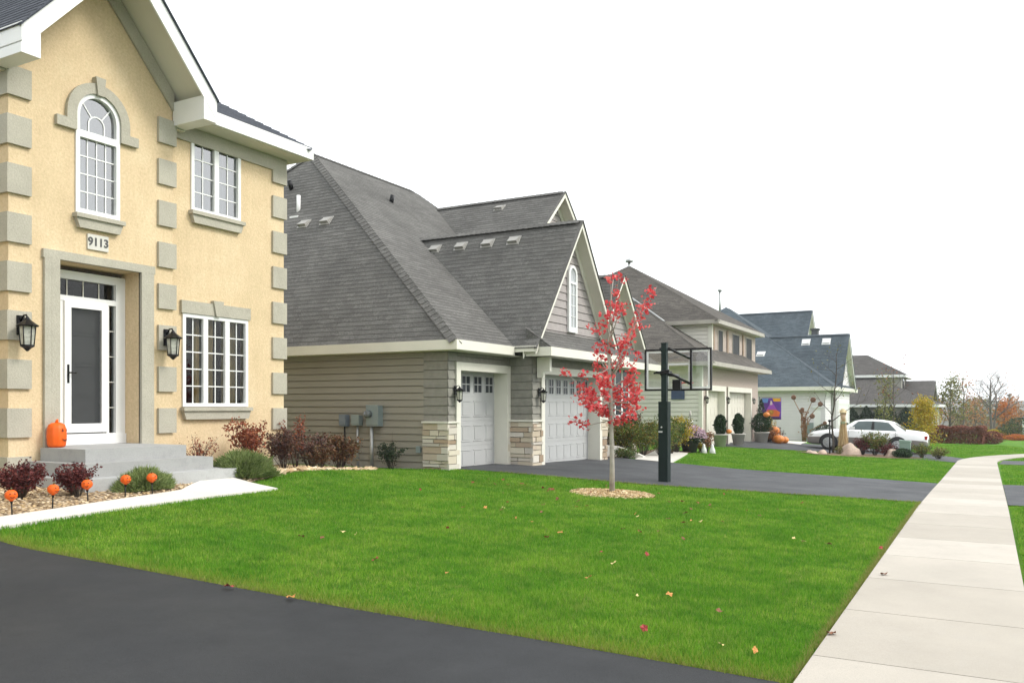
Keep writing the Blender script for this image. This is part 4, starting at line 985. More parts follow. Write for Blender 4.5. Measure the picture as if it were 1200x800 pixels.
def inpoly(x, y, P):
    c = np.zeros(len(x), bool); n = len(P)
    for i in range(n):
        (x1,y1),(x2,y2) = P[i], P[(i+1) % n]
        k = ((y1 > y) != (y2 > y)) & (x < (x2-x1)*(y-y1)/(y2-y1+1e-12)+x1); c ^= k
    return c
def scatter(P, n):
    P = np.array(P); lo, hi = P.min(0), P.max(0); x = rng.uniform(lo[0], hi[0], n); y = rng.uniform(lo[1], hi[1], n)
    k = inpoly(x, y, [tuple(p) for p in P]); return x[k], y[k]
def branch(mb, p, d, L, r, lvl, tips, wig=.18, nb=3, up=.12, shrink=.62):
    """recursive limb: bends a little, carries side limbs, records where leaves can sit"""
    pts = [Vector(p)]; q = Vector(p); dd = Vector(d).normalized(); st = 5
    for i in range(st):
        dd = (dd + V(random.gauss(0,wig), random.gauss(0,wig), random.gauss(0,wig*.6)+up*.5)*.5).normalized(); q = q + dd*(L/st); pts.append(q.copy())
        if lvl <= 1: tips.append(q.copy())
    mb.tube(pts, [r*(1-.75*i/st) for i in range(st+1)], 5 if lvl < 2 else 7)
    if lvl > 0:
        for k in range(nb):
            f = random.uniform(.35, 1); i = min(int(f*st), st-1); b = pts[i].lerp(pts[i+1], f*st-i)
            s = (pts[i+1]-pts[i]).normalized(); side = s.cross(V(random.gauss(0,1), random.gauss(0,1), random.gauss(0,1))).normalized()
            branch(mb, b, s*.75 + side*.75, L*shrink*random.uniform(.75,1.15), r*(1-.7*f)*.7, lvl-1, tips, wig, nb, up, shrink)
def tree(name, label, x, y, h, leaf=None, nl=0, ls=.1, start=.25, spread=.35, r=.08, lim=9, lvl=2, bark=None, group=None, seed=0, zig=.25, nb=3, clump=.12, elev=.8):
    random.seed(seed); t = thing(name, label, 'tree', put(x, y), group)
    mb = MB(); pts = [V(0,0,-.1)]; q = V(0,0,-.1)
    for i in range(8): q = q + V(random.gauss(0,.012)*h, random.gauss(0,.012)*h, h/8); pts.append(q.copy())
    mb.tube(pts, [r*(1-.85*i/8)+.004 for i in range(9)], 9); mb.build('trunk', bark or BARKD, t, (0,0,0))
    bm_ = MB(); tips = []
    for k in range(lim):
        f = start + (1-start)*(k+.5)/lim; i = min(int(f*8), 7); b = pts[i].lerp(pts[i+1], f*8-i); az = k*2.4 + random.uniform(-.4,.4)
        L = h*spread*(1.15-.75*f)*random.uniform(.8,1.2)
        branch(bm_, b, V(math.cos(az), math.sin(az), elev*random.uniform(.7,1.3)), L, r*(1-.8*f)*.55+.003, lvl, tips, zig*.6, nb)
    bm_.build('branches', bark or BARKD, t, (0,0,0))
    if leaf and tips:
        T = np.array([tuple(v) for v in tips]); P = T[rng.integers(0, len(T), nl)] + rng.normal(size=(nl,3))*clump
        np_mesh('crown', leaves(P, ls), 4, LEAFM[leaf], parent=t)
    return t

# ------------------------------------------------------------------ beds, lawn and its grass
BED1u = [(-9.05,4.2), (-9.12,5.3), (-9.30,6.7), (-9.42,7.8), (-9.62,8.15), (-9.75,8.4), (-9.75,9.1)]
sheet('rock_bed', BED1u, [(-11.35,4.2), (-11.35,9.1)], GRAVEL, .015, 30, 10)
BED2 = [(-9.5,9.1), (-9.6,9.6), (-10.0,10.6), (-10.35,11.9), (-10.55,12.9), (-10.75,13.6), (-11.3,14.3), (-12.4,14.62), (-14.5,14.7)]
sheet('rock_bed', BED2, [(-11.45,9.1), (-11.5,11.8), (-13,12.2), (-14.5,12.6)], GRAVEL, .015, 30, 10)
sheet('gravel_strip', [(-13.9,14.85), (-10.7,14.85)], [(-13.9,15.16), (-10.7,15.16)], gravel_mat('grey_gravel', [(.16,.15,.14), (.32,.31,.29), (.45,.43,.4)]), .02, 20, 3)
PEB = rmat('tan_pebble', [(.26,.18,.10), (.50,.36,.19), (.66,.54,.36), (.42,.29,.16), (.70,.60,.44)], .9, .2)
bp = [(-9.07,4.2), (-9.14,5.3), (-9.32,6.7), (-9.44,7.8), (-9.74,8.4), (-9.74,9.05), (-9.5,9.1)] + BED2[1:] + [(-14.5,14), (-11.5,11.8), (-11.4,9.1), (-11.3,4.2)]
x, y = scatter(bp, 9000); tag(rocks('pebbles', np.stack([x, y, zt(x,y)+.02], 1), .028, PEB), 'tan river pebbles covering the bed along the yellow house', 'pebbles', kind='stuff')
P = []
for (a, b) in zip(BED2[1:6], BED2[2:7]):
    for k in range(26): t = k/26; P.append((a[0]+(b[0]-a[0])*t-abs(random.gauss(0,.10)), a[1]+(b[1]-a[1])*t+random.gauss(0,.03)))
P = np.array(P); tag(rocks('edging_rocks', np.c_[P, zt(P[:,0],P[:,1])+.035], .08, PEB), 'bright tan broken rocks edging the shrub bed against the lawn', 'rocks', kind='stuff')

L1 = [(-1.06,5.36), (-2.9,5.27), (-4.35,5.12), (-6.1,4.96), (-8.5,4.76), (-8.62,4.72)] + W1l[1:] + [(-9.45,9.15), (-9.58,9.6), (-9.98,10.6), (-10.33,11.9), (-10.53,12.9), (-10.73,13.6), (-11.28,14.3), (-12.4,14.65), (-14,14.75), (-14,14.86), (-10.6,14.86), (-10.5,15.33), (-8.9,15.52), (-5,16.17), (-1.06,16.8)]
L2 = [(-1.06,22.75), (-7.75,23.3), (-8.9,28.7), (-9.6,33.2), (-8.2,36.45), (-6.4,38.5), (-6.2,37.6), (-4.5,37.0), (-3.0,37.0), (-2.2,38), (-1.06,35.6)]
L3 = [(.33,5.45), (3.9,5.45), (3.9,17), (.33,17.1)]; L4 = [(.33,23.3), (3.9,23.7), (4.5,35), (.38,35.3)]; L5 = [(.45,38.7), (4.6,38.9), (7,47), (3.6,47), (1.25,42)]
L6 = [(-.8,39.7), (-4,45.7), (-7.2,46.6), (-7.6,50.5), (-8,57), (-3,60), (1,60), (2.6,48.5), (-.15,43)]
GRASS = rmat('grass_blade', [(.066,.215,.011), (.122,.315,.020), (.18,.38,.032), (.088,.26,.014), (.29,.39,.075)], .6, .15, .35, patch=(1.1,.43,.62,(1.6,1.22,1.6),(.66,.76,.8),(.30,.36,.085)))
PALEG = rmat('pale_grass_blade', [(.20,.24,.05), (.32,.30,.10), (.16,.22,.03)], .7, .2, .3)
def grass(polys, dens, name='grass', m=GRASS, hgt=.046, label='thick green mown lawn grass', edge=None):
    Vs = []
    for P, k in polys:
        A = np.array(P); area = np.prod(A.max(0)-A.min(0)); x, y = scatter(P, int(area*dens*k)); n0 = len(x)
        d = np.hypot(x, y); keep = rng.random(n0) < np.minimum(1, (6.0/np.maximum(d, 6))**1.25); x, y, d = x[keep], y[keep], d[keep]; n = len(x)
        cl = np.array([mnoise.noise(V(a*1.1, b*1.1, 0)) for a, b in zip(x, y)])
        h = hgt*(1+.4*cl)*rng.uniform(.5,1.25,n); w = .0030+.00060*d
        B = np.stack([x, y, zt(x,y)-.004], 1); az = rng.uniform(0,6.283,n); lean = np.abs(rng.normal(0,.45,n))+.1
        D = np.stack([np.cos(az)*lean, np.sin(az)*lean, np.ones(n)], 1)
        Vs.append(needles(B, D, h, w))
    Vv = np.concatenate(Vs); return tag(np_mesh(name, Vv, 3, m), label, 'grass', kind='stuff')
grass([(L1,1), (L3,.8), (L2,.8), (L4,.7), (L5,.6), (L6,.6)], 8500)
# longer bleached fringe where the mower misses, along the paving
def fringe(poly, n, w=.05):
    P = np.array(poly); seg = np.hypot(*np.diff(P, axis=0).T); d = np.r_[0, np.cumsum(seg)]; t = rng.uniform(0, d[-1], n)
    x = np.interp(t, d, P[:,0])+rng.normal(0,w,n); y = np.interp(t, d, P[:,1])+np.abs(rng.normal(0,w,n)); return x, y
YG = rmat('dry_green_blade', [(.20,.30,.03), (.30,.34,.06), (.14,.27,.02)], .65, .2, .3)
x, y = fringe(D1, 16000, .16); k = (x < -1.08) & (x > -8.4); x, y = x[k], y[k]; n = len(x); az = rng.uniform(0,6.283,n)
tag(np_mesh('worn_grass', needles(np.stack([x,y,zt(x,y)],1), np.stack([np.cos(az)*.5,np.sin(az)*.5,np.ones(n)],1), .055*rng.uniform(.5,1.3,n), .0065), 3, YG), 'yellowing worn grass along the edge of the black driveway', 'grass', kind='stuff')
xs = []; ys = []
for e, n, w in ((D1, 7000, .05), ([(-1.07,5.4), (-1.06,16.8)], 5000, .02), (D2a, 3000, .03)):
    x, y = fringe(e, n, w); k = (x < -1.03) & (x > -9); xs.append(x[k]); ys.append(y[k])
x = np.concatenate(xs); y = np.concatenate(ys); n = len(x); az = rng.uniform(0,6.283,n)
tag(np_mesh('grass_fringe', needles(np.stack([x,y,zt(x,y)],1), np.stack([np.cos(az)*.6,np.sin(az)*.6,np.ones(n)],1), .05*rng.uniform(.5,1.3,n), .004+.0006*y), 3, PALEG), 'pale dry grass fringe along the edges of the paving', 'grass', kind='stuff')

# planting by house 1
shrub('barberry', 'dark red barberry at the left end of the pebble bed, below the left lantern', -9.78, 5.84, .62, .44, 'barberry', 3600, .034, stems=36)
shrub('barberry', 'dark red barberry in front of the left corner of the concrete steps', -9.62, 6.44, .48, .41, 'barberry', 3000, .032, stems=32)
juniper('juniper', 'low green juniper in front of the middle of the concrete steps', -9.66, 7.42, .82, .24, 'juniper', 7000).scale = (.55,1,1)
juniper('juniper', 'rounded green juniper right of the concrete steps', -9.95, 9.4, .92, .34, 'juniper', 9000)
shrub('spirea', 'thin reddish shrub against the yellow wall just right of the steps', -10.95, 9.4, .7, .62, 'rust', 420, .035, stems=22)
shrub('viburnum', 'tallest rust-red shrub, in front of the yellow wall below the triple window', -10.85, 10.4, .85, .92, 'rust', 1500, .05, stems=20)
shrub('ninebark', 'plum-coloured leafy shrub at the right corner of the yellow house', -10.85, 11.2, .9, .76, 'plum', 1700, .05, stems=20)
shrub('ninebark', 'tall pinkish brown shrub right of the last grey quoin', -11.1, 11.75, .6, 1.05, 'rust', 420, .05, stems=14)
shrub('ninebark', 'dark plum shrub in front of the taupe siding between two brown shrubs', -11.2, 12.25, .95, .68, 'plum', 1700, .05, stems=22)
shrub('weigela', 'low orange-brown shrub at the front of the bed on the tan rocks', -10.75, 12.0, .55, .45, 'bronze', 1000, .045, stems=14)
shrub('ninebark', 'bronze shrub at the right end of the pebble bed, below the small grey wall boxes', -11.1, 12.95, .9, .66, 'bronze', 2000, .055, stems=24)
shrub('boxwood', 'small dark green shrub with one tall stem, right of the electric meter', -11.2, 14.75, .62, .62, 'darkgreen', 1200, .04, stems=18)
mb = MB(); mb.tube([(0,0,.3), (.03,0,.6), (.01,.02,.82)], [.005,.004,.002], 4); mb.build('tall_stem', BARKD, [o for o in COL.objects if o.name.startswith('boxwood')][0], (0,0,0))

# pumpkin stakes along the walk
STK = [(-9.16,5.39,'small orange pumpkin light on a black stake, leftmost of the five along the walk'), (-9.25,5.9,'small orange pumpkin light on a stake between the two dark red barberries'), (-9.34,6.4,'small orange pumpkin light on a stake right beside the second barberry'), (-9.41,6.95,'small orange pumpkin light on a stake at the left end of the low juniper'), (-9.40,7.34,'small orange pumpkin light on a stake at the right end of the low juniper')]
def ribs(n, k=.09): return lambda a: 1 - k*abs(math.cos(n*a/2))**3 + k*.3
def make_stake():
    t = thing('pumpkin_stake', STK[0][2], 'pumpkin light', (0,0,0), 'pumpkin lights along the front walk')
    mb = MB(); mb.tube([(0,0,-.1), (0,0,.19)], .009, 6); mb.lathe([(.012,.15), (.022,.19)], (0,0,0), 8); mb.build('stake', BLACK, t, (0,0,0))
    mb = MB(); r = .068; mb.lathe([(.02,.178)] + [(r*math.cos(a)*1.05, .245+r*.9*math.sin(a)) for a in [R(-70+14*i) for i in range(11)]] + [(.015,.303)], (0,0,0), 28, squash=ribs(9)); p = mb.build('pumpkin', ORANGE, t, (0,0,0))
    mb = MB(); mb.tube([(0,0,.30), (.005,.005,.33)], [.012,.008], 6); mb.build('stem', mat('stem_green', (.10,.09,.03), .8), p, (0,0,0))
    mb = MB()                                 # carved face, on the side towards the lawn
    for s in (-1, 1): mb.prism([(.069,s*.026-.011,.258), (.069,s*.026+.011,.258), (.066,s*.026,.276)], (.004,0,0))
    mb.prism([(.066,-.03,.232), (.069,0,.222), (.066,.03,.232), (.067,.018,.216), (.067,-.018,.216)], (.005,0,0)); mb.build('face', mat('carved_dark', (.16,.03,.006), .8), p, (0,0,0))
    return t
st0 = make_stake()
for i, (x, y, lb) in enumerate(STK):
    o = st0 if i == 0 else copy_tree(st0)
    o.location = put(x, y); o.rotation_euler.z = R((-18,10,-40,5,25)[i]); o.rotation_euler.x = R((2,-3,3,-2,4)[i]); o['label'] = lb; o.scale = (.88,.88,.95)
# porch pumpkin
t = thing('jack_o_lantern', 'tall orange plastic jack-o-lantern on the porch beside the storm door', 'pumpkin', (-11.13,7.16,1.151)); t.scale = (.9,.9,.92)
mb = MB(); mb.lathe([(.06,0), (.115,.01), (.128,.05), (.137,.16), (.132,.27), (.112,.335), (.07,.365), (.02,.372)], (0,0,0), 40, squash=ribs(10,.05)); mb.build('shell', ORANGE, t, (0,0,0))
mb = MB(); mb.tube([(0,0,.36), (.01,.0,.40), (.02,.01,.415)], [.028,.02,.012], 8); mb.build('stem', ORANGE, t, (0,0,0))
mb = MB(); a0 = R(28)
def onp(a, z, r=.137): return V(r*math.cos(a0+a), r*math.sin(a0+a), z)
for s in (-.42, .42): mb.prism([onp(s-.14,.24), onp(s+.14,.24), onp(s,.29)], (.006,-.001,0))
mb.prism([onp(-.5,.13), onp(-.2,.095), onp(.2,.095), onp(.5,.13), onp(.2,.118), onp(-.2,.118)], (.007,-.001,0)); mb.build('face', MC['carved_dark'], t, (0,0,0))

# ------------------------------------------------------------------ red maple on the lawn
MX, MY = -5.79, 14.0; mz = Z(MX, MY); RV, FV = V(.873,.487,0), V(-.487,.873,0)
t = thing('maple_tree', 'young maple with sparse bright red leaves and a pale slim trunk on the lawn', 'tree', (MX,MY,mz))
def mp(px, py, dd=0): return RV*((px-717)*.0150) + FV*dd + V(0,0,1.7+(477-py)*.0150-mz)
trunk = [V(0,0,-.1), mp(717,540), mp(716,500), mp(715,455), mp(713,415), mp(714,380), mp(716,345), mp(719,322)]
mb = MB(); mb.tube(trunk, [.055,.041,.038,.034,.027,.019,.012,.005], 10); mb.build('trunk', BARK, t, (0,0,0))
mb = MB(); PTS = []
BR = [(476,664,434,60),(492,666,490,46),(470,690,470,80),(455,672,462,70),(430,676,437,40),(440,700,400,60),(415,690,372,50),(405,702,358,40),(395,725,352,34),(390,722,322,60),(380,712,326,30),(430,774,332,130),(440,752,352,40),(445,742,372,50),(455,745,420,70),(460,752,432,50),(470,744,462,90),(476,752,450,60),(480,732,488,70),(470,708,478,90),(440,728,400,60),(450,718,425,90),(465,700,440,90),(478,745,476,50),(462,684,452,80),(425,705,395,50),(460,722,455,110),(470,735,445,70),(440,735,388,40)]
for (sy, px, py, n) in BR:
    s = mp(716, sy); e = mp(px, py, random.uniform(-.55,.55)); c = s.lerp(e, .5) + V(0,0,-.10)+RV*random.gauss(0,.04); pts = [s.lerp(c, k/3) if k < 4 else c for k in range(3)] + [c.lerp(e, k/3) for k in range(4)]
    mb.tube(pts, [.013,.011,.009,.008,.006,.005,.002], 5)
    nc = max(2, n//17); L_ = (e-s).length
    for j in range(nc):
        q = min(1.0, .42 + .58*(j+random.uniform(.2,1))/nc); p0 = s.lerp(c, q*2) if q < .5 else c.lerp(e, q*2-1); p0 = p0 + V(random.gauss(0,.05), random.gauss(0,.05), random.gauss(0,.03))
        for i in range(20): PTS.append(tuple(p0 + V(random.gauss(0,.055), random.gauss(0,.055), random.gauss(0,.05)-.03)))
mb.build('branches', BARK, t, (0,0,0))
P = np.array(PTS); np_mesh('crown', leaves(P, .068, .85, .2), 4, LEAFM['maple'], parent=t)
# wood-chip ring round its trunk
mb = MB(); rows = []
for r_ in (.02,.3,.5,.66,.72):
    rows.append([(MX+r_*(1+.10*math.sin(3*a)+.06*math.sin(7*a+1))*math.cos(a), MY+r_*(1+.10*math.sin(3*a)+.06*math.sin(7*a+1))*math.sin(a)) for a in [i*math.pi/18 for i in range(36)]])
mb.grid([[(x, y, Z(x,y)+(.055,.05,.04,.02,-.01)[i]) for x, y in r_] for i, r_ in enumerate(rows)], closed=True); o = mb.build('mulch_ring', MULCH)
if o.data.polygons[3].normal.z < 0: o.data.flip_normals()
struct(o)
a = rng.uniform(0,6.283,1500); r_ = np.sqrt(rng.uniform(0,1,1500))*.74; x, y = MX+r_*np.cos(a), MY+r_*np.sin(a)
tag(np_mesh('wood_chips', leaves(np.stack([x,y,zt(x,y)+.06*(1-r_/.9)+.012],1), .06, .4, .7), 4, rmat('chip', [(.46,.30,.14),(.66,.50,.28),(.74,.62,.42)], .9, .2)), 'pale wood chips mulching the foot of the red maple', 'wood chips', kind='stuff')
# fallen leaves, each its own
FL = {'red': rmat('fallen_red', [(.26,.03,.03), (.34,.06,.05)], .7, .3), 'orange': rmat('fallen_orange', [(.50,.20,.05), (.56,.30,.10)], .7, .3), 'brown': rmat('fallen_brown', [(.16,.06,.03), (.24,.11,.05)], .7, .3), 'yellow': rmat('fallen_yellow', [(.60,.46,.14), (.62,.52,.28)], .7, .3)}
def leafmesh(m, nm):
    mb = MB(); n = 16; ph = random.uniform(0,6); o = []
    for i in range(n):
        a_ = 2*math.pi*i/n; r_ = .34+.13*abs(math.cos(2.5*a_))**1.5+random.uniform(-.05,.05); o.append((r_*math.cos(a_)*.85, r_*math.sin(a_)*1.1, .5*(r_*math.cos(a_+ph))**2+.10*math.sin(3*a_+ph)))
    for i in range(n): mb.face([(0,0,.0), o[i], o[(i+1) % n]])
    mb.tube([(0,-.3,0), (.03,-.62,.06)], .018, 4)
    ob = mb.build('fallen_leaf', m, None); d = ob.data; bpy.data.objects.remove(ob); return d
LM = {k: leafmesh(m, k) for k, m in FL.items()}
LB = {'red': 'small dark red fallen maple leaf lying on the green lawn', 'orange': 'small orange fallen leaf lying on the green lawn', 'brown': 'small dried brown fallen leaf curled on the green lawn', 'yellow': 'small pale yellow fallen leaf lying on the green lawn'}
random.seed(11); cnt = 0
while cnt < 80:
    if cnt < 40: a = random.uniform(0,6.283); q = random.uniform(.8,3.2); x, y = MX+q*math.cos(a)+.5, MY+q*math.sin(a)-1.0; k = random.choice(['red','red','red','brown','brown'])
    else: x, y = random.uniform(-6.5,-1.1), random.uniform(5.3,11.5); k = random.choice(['orange','orange','brown','yellow','red'])
    if not inpoly(np.array([x]), np.array([y]), L1)[0]: continue
    o = link('fallen_leaf', LM[k]); s = random.uniform(.045,.08); o.scale = (s,s,s); o.location = (x, y, Z(x,y)+.045); o.rotation_euler = (random.gauss(0,.35), random.gauss(0,.35), random.uniform(0,6.28))
    tag(o, LB[k], 'leaf', k + ' leaves fallen on the lawn'); cnt += 1
for (x, y, k) in ((-4.75,4.98,'orange'), (-5.35,4.9,'red'), (-1.0,6.6,'brown'), (-.9,9.2,'brown')):
    o = link('fallen_leaf', LM[k]); o.scale = (.09,)*3; o.location = (x, y, Z(x,y)+.05); o.rotation_euler = (.2,.1,x*3)
    tag(o, {(-4.75): 'orange fallen leaf on the edge of the black driveway', (-5.35): 'dark red fallen leaf on the edge of the black driveway', (-1.0): 'brown leaf on the near left edge of the sidewalk', (-.9): 'brown leaf farther along the left edge of the sidewalk'}[x], 'leaf')

# ------------------------------------------------------------------ basketball hoop
bx, by = -5.88, 17.05; bz = Z(bx,by)
t = thing('basketball_hoop', 'basketball hoop with clear backboard on a dark green-black pole beside the driveway', 'basketball hoop', (bx,by,bz))
mb = MB(); mb.box(-.055,.055,-.055,.055,-.05,2.88); mb.box(-.062,.062,-.062,.062,2.88,2.9); o = mb.build('pole', GREENBLACK, t, (0,0,0)); bv = o.modifiers.new('b','BEVEL'); bv.width = .012
mb = MB(); mb.box(-.10,.10,-.10,.10,.0,1.68); o = mb.build('pole_pad', mat('vinyl_pad', (.005,.015,.014), .55, .1, 3, spec=.25), t, (0,0,0)); bv = o.modifiers.new('b','BEVEL'); bv.width = .03; bv.segments = 3
mb = MB(); mb.box(-.095,-.01,-.106,-.101,1.04,1.07); mb.tube([(-.03,-.101,1.15), (-.03,-.107,1.15)], .018, 8); mb.build('pad_strap', mat('strap_white', (.6,.6,.6), .5), t, (0,0,0))
BYo = .98; z0, z1 = 2.06-bz, 2.98-bz; xL, xR = -.79, .72
mb = MB(); mb.box(xL+.03, xR-.03, BYo-.006, BYo+.006, z0+.03, z1-.03); bb = mb.build('backboard', glass('acrylic', (.97,.98,.98), .0), t, (0,0,0))
mb = MB(); mb.box(xL,xL+.035,BYo-.03,BYo+.02,z0,z1); mb.box(xR-.035,xR,BYo-.03,BYo+.02,z0,z1); mb.box(xL+.035,xR-.035,BYo-.03,BYo+.02,z0,z0+.04); mb.box(xL+.035,xR-.035,BYo-.03,BYo+.02,z1-.04,z1)
for s in (-.32, .27): mb.box(s-.022, s+.022, BYo-.05, BYo-.008, z0+.04, z1-.04)
mb.build('frame', BLACK, bb, (0,0,0))
mb = MB(); q = BYo-.012
for (a, b, c, d) in ((xL+.045,xL+.085,z0+.05,z1-.05), (xR-.085,xR-.045,z0+.05,z1-.05), (xL+.085,xR-.085,z0+.05,z0+.085), (xL+.085,xR-.085,z1-.085,z1-.05)): mb.box(a, b, q, q+.003, c, d)
for (a, b, c, d) in ((-.28,.25,z0+.56,z0+.60), (-.28,-.235,z0+.12,z0+.56), (.205,.25,z0+.12,z0+.56)): mb.box(a, b, q, q+.003, c, d)
mb.build('target_lines', WHITE, bb, (0,0,0))
mb = MB()
for s in (-1, 1):
    for (zp, zb) in ((2.78,z1-.22), (2.28,z0+.16)): mb.tube([(s*.09,0,zp), (s*.25-.02,BYo-.04,zb)], .028, 6)
mb.box(-.16,.13,-.10,.10,2.26,2.31); mb.tube([(-.2,-.09,2.27), (.13,-.09,2.33)], .02, 6); mb.tube([(0,.05,2.25), (.0,BYo-.08,z0+.32)], .035, 6); mb.build('arms', BLACK, t, (0,0,0))
mb = MB(); mb.box(-.12,.06,BYo-.12,BYo-.01,z0+.02,z0+.24); mb.build('rim_mount', BLACK, t, (0,0,0))
mb = MB(); rc = (-.03, BYo+.32, z0+.18)
mb.tube([(rc[0]+.228*math.cos(a), rc[1]+.228*math.sin(a), rc[2]) for a in [i*math.pi/12 for i in range(25)]], .011, 6); mb.box(-.10,.04,BYo+.008,BYo+.11,rc[2]-.03,rc[2]+.012)
rm = mb.build('rim', mat('rim_red', (.55,.09,.07), .4, .1), t, (0,0,0))

# ------------------------------------------------------------------ planting by house 2's entry
t = thing('bed_edging', 'low pale stone edging along the raised shrub bed beside the grey double door', 'edging', (-9.4,23.9,.2))
e = [(-10.1,23.6,.58), (-9.75,23.95,.52), (-9.3,24.1,.36), (-9.02,24.2,.24)]
mb = MB()
for p, q in zip(e, e[1:]): mb.prism([(p[0],p[1],Z(p[0],p[1])-.05), (q[0],q[1],Z(q[0],q[1])-.05), q, p], (.03,.12,0))
o = mb.build('edging_stones', CONCW, t)
sheet('mulch_bed', [(-9.9,23.5), (-9.0,24.3), (-8.95,26), (-9.1,29.5)], [(-10.5,23.5), (-10.5,24.3), (-10.5,26), (-10.5,29.5)], MULCHD, .02, 12, 5)
for i, (x, y, w, h, lf, nm, lb) in enumerate(((-9.75,24.55,1.2,1.1,'mixed','perennial','yellow-green shrub behind the pale edging, nearest to the grey double door'), (-9.4,25.2,1.3,1.15,'mixed','perennial','green leafy perennial clump behind the low end of the edging'), (-9.2,26.3,1.5,1.2,'mixed','perennial','dark green clump below the white double window'), (-9.3,27.6,1.5,1.35,'grasscover','perennial','tall yellow-green clump left of the basketball pole'), (-9.4,28.5,1.4,1.25,'yellow','perennial','yellowing clump just left of the padded pole'), (-10.0,25.6,.9,1.45,'plum','salvia','tall spiky plum plant against the stone wall below the white window'))):
    shrub(nm, lb, x, y, w, h, lf, 3200, .06, stems=34, group='shrubs beside the entry of the shingled house')
shrub('ground_cover', 'low dark green ground cover in front of the pale bed edging', -9.35, 23.75, .9, .3, 'grasscover', 1300, .045, stems=24, cat='plant'); 

# pots and seasonal things by house 3
def pot(mb, r, h, n=20): mb.lathe([(r*.72,0), (r*.98,h*.9), (r*1.08,h*.9), (r*1.08,h), (r*.9,h), (r*.85,h*.9)], (0,0,0), n)
t = thing('flower_pot', 'charcoal pot of pale purple mums on the lawn corner in front of beige siding', 'flower pot', put(-9.2,29.35))
mb = MB(); pot(mb, .33, .52); mb.build('pot', POTD, t, (0,0,0))
n = 1500; d = rdir(n); d[:,2] = np.abs(d[:,2]); P = d*np.array([.62,.62,.46])*rng.uniform(.82,1.02,n)[:,None]+np.array([0,0,.50]); np_mesh('flowers', leaves(P, .055, .9), 4, LEAFM['mum'], parent=t)
n = 1400; d = rdir(n); P = d*np.array([.60,.60,.28])*rng.uniform(.5,.95,n)[:,None]+np.array([0,0,.55]); np_mesh('foliage', leaves(P, .07), 4, LEAFM['yew'], parent=t)
shrub('aster', 'small yellow-green plant left of the charcoal mum pot', -9.7, 29.1, .6, .5, 'mixed', 700, .05, stems=14, cat='plant')
shrub('aster', 'yellow leafy plant between the charcoal pot and the white ornaments', -8.9, 29.7, .5, .4, 'yellow', 500, .05, stems=14, cat='plant')
shrub('dried_bundle', 'rust-orange dried autumn bundle right of the mum pot', -8.75, 29.9, .6, .75, 'dried', 500, .07, stems=20, cat='plant')
for i, (x, y, lb) in enumerate(((-8.75,29.55,'small white cone-shaped lawn ornament, left one below the rust-orange bundle'), (-8.5,29.75,'small white cone-shaped lawn ornament, right one nearer the brick corner'))):
    t = thing('lawn_ornament', lb, 'ornament', put(x, y), 'white lawn ornaments'); mb = MB(); mb.lathe([(.11,0), (.10,.12), (.05,.24), (.055,.29), (.0,.34)], (0,0,0), 10); mb.build('body', WHITE, t, (0,0,0)); mb = MB(); mb.lathe([(.13,0), (.12,.03)], (0,0,0), 10); mb.build('base', POT, t, (0,0,0))
t = thing('garden_torch', 'thin garden stake with a white cup in front of the beige siding', 'garden stake', put(-9.35,29.9))
mb = MB(); mb.tube([(0,0,0), (0,0,1.25)], .012, 5); mb.build('stake', BLACK, t, (0,0,0)); mb = MB(); mb.lathe([(.02,.95), (.07,1.0), (.10,1.10), (.02,1.11)], (0,0,0), 12); mb.build('cup', WHITE, t, (0,0,0)); mb = MB(); mb.lathe([(.035,1.25), (.045,1.3), (.04,1.42), (.0,1.45)], (0,0,0), 8); mb.build('finial', POT, t, (0,0,0))
for i, (x, y, w, h, lb) in enumerate(((-9.55,34.55,.48,.78,'egg-shaped clipped evergreen in a grey pot, nearest one by the brick garages'), (-9.45,37.05,.46,.86,'clipped evergreen in a grey pot between the two cream garage doors'), (-9.5,41.6,.95,.9,'bushy evergreen in a grey pot right of the far cream door, with an orange ball'))):
    t = thing('planter', 'square-shouldered grey planter under ' + ('the nearest clipped evergreen', 'the middle clipped evergreen', 'the bushy far evergreen')[i], 'planter', put(x, y), 'grey planters at the brick garages')
    mb = MB(); pot(mb, .29 if i < 2 else .36, .52, 16); mb.build('pot', POT, t, (0,0,0)); mb = MB(); mb.lathe([(.25,.47), (.02,.49)], (0,0,0), 12); mb.build('soil', MULCHD, t, (0,0,0))
    cone_bush('topiary', lb, x, y, w, h, 'yew', 3200, .075, 'evergreens in the grey planters', .0, 'egg', z=Z(x,y)+.52)
cone_bush('topiary', 'slim dark evergreen top rising above the bushy far planter', -9.55, 41.75, .4, .75, 'darkgreen', 500, .07, None, 0, 'cone', z=Z(-9.55,41.7)+1.35)
def pumpkin(x, y, r, lb, z=0, h=.8, grp='pumpkins by the brick house'):
    t = thing('pumpkin', lb, 'pumpkin', (x, y, Z(x,y)+z), grp)
    mb = MB(); mb.lathe([(.15*r,.04*r)] + [(r*math.cos(a), r*h+r*h*math.sin(a)) for a in [R(-72+12*i) for i in range(13)]] + [(.12*r,1.9*r*h)], (0,0,0), 24, squash=ribs(10)); mb.build('shell', PUMP, t, (0,0,0))
    mb = MB(); mb.tube([(0,0,1.85*r*h), (.05*r,0,2.2*r*h)], [.14*r,.08*r], 6); mb.build('stem', BARK, t, (0,0,0))
pumpkin(-9.25,34.75,.12,'small pumpkin on the rim of the nearest grey planter',.55); pumpkin(-9.2,41.3,.15,'orange pumpkin perched at the left of the bushy far evergreen',1.25)
for x, y, r_, lb in ((-8.85,42.3,.27,'largest orange pumpkin at the foot of the heap by the pale walk'), (-8.75,43.1,.22,'orange pumpkin at the right front of the heap'), (-9.1,42.9,.24,'orange pumpkin in the middle of the heap'), (-9.0,43.7,.2,'small orange pumpkin at the far end of the heap')): pumpkin(x, y, r_, lb)
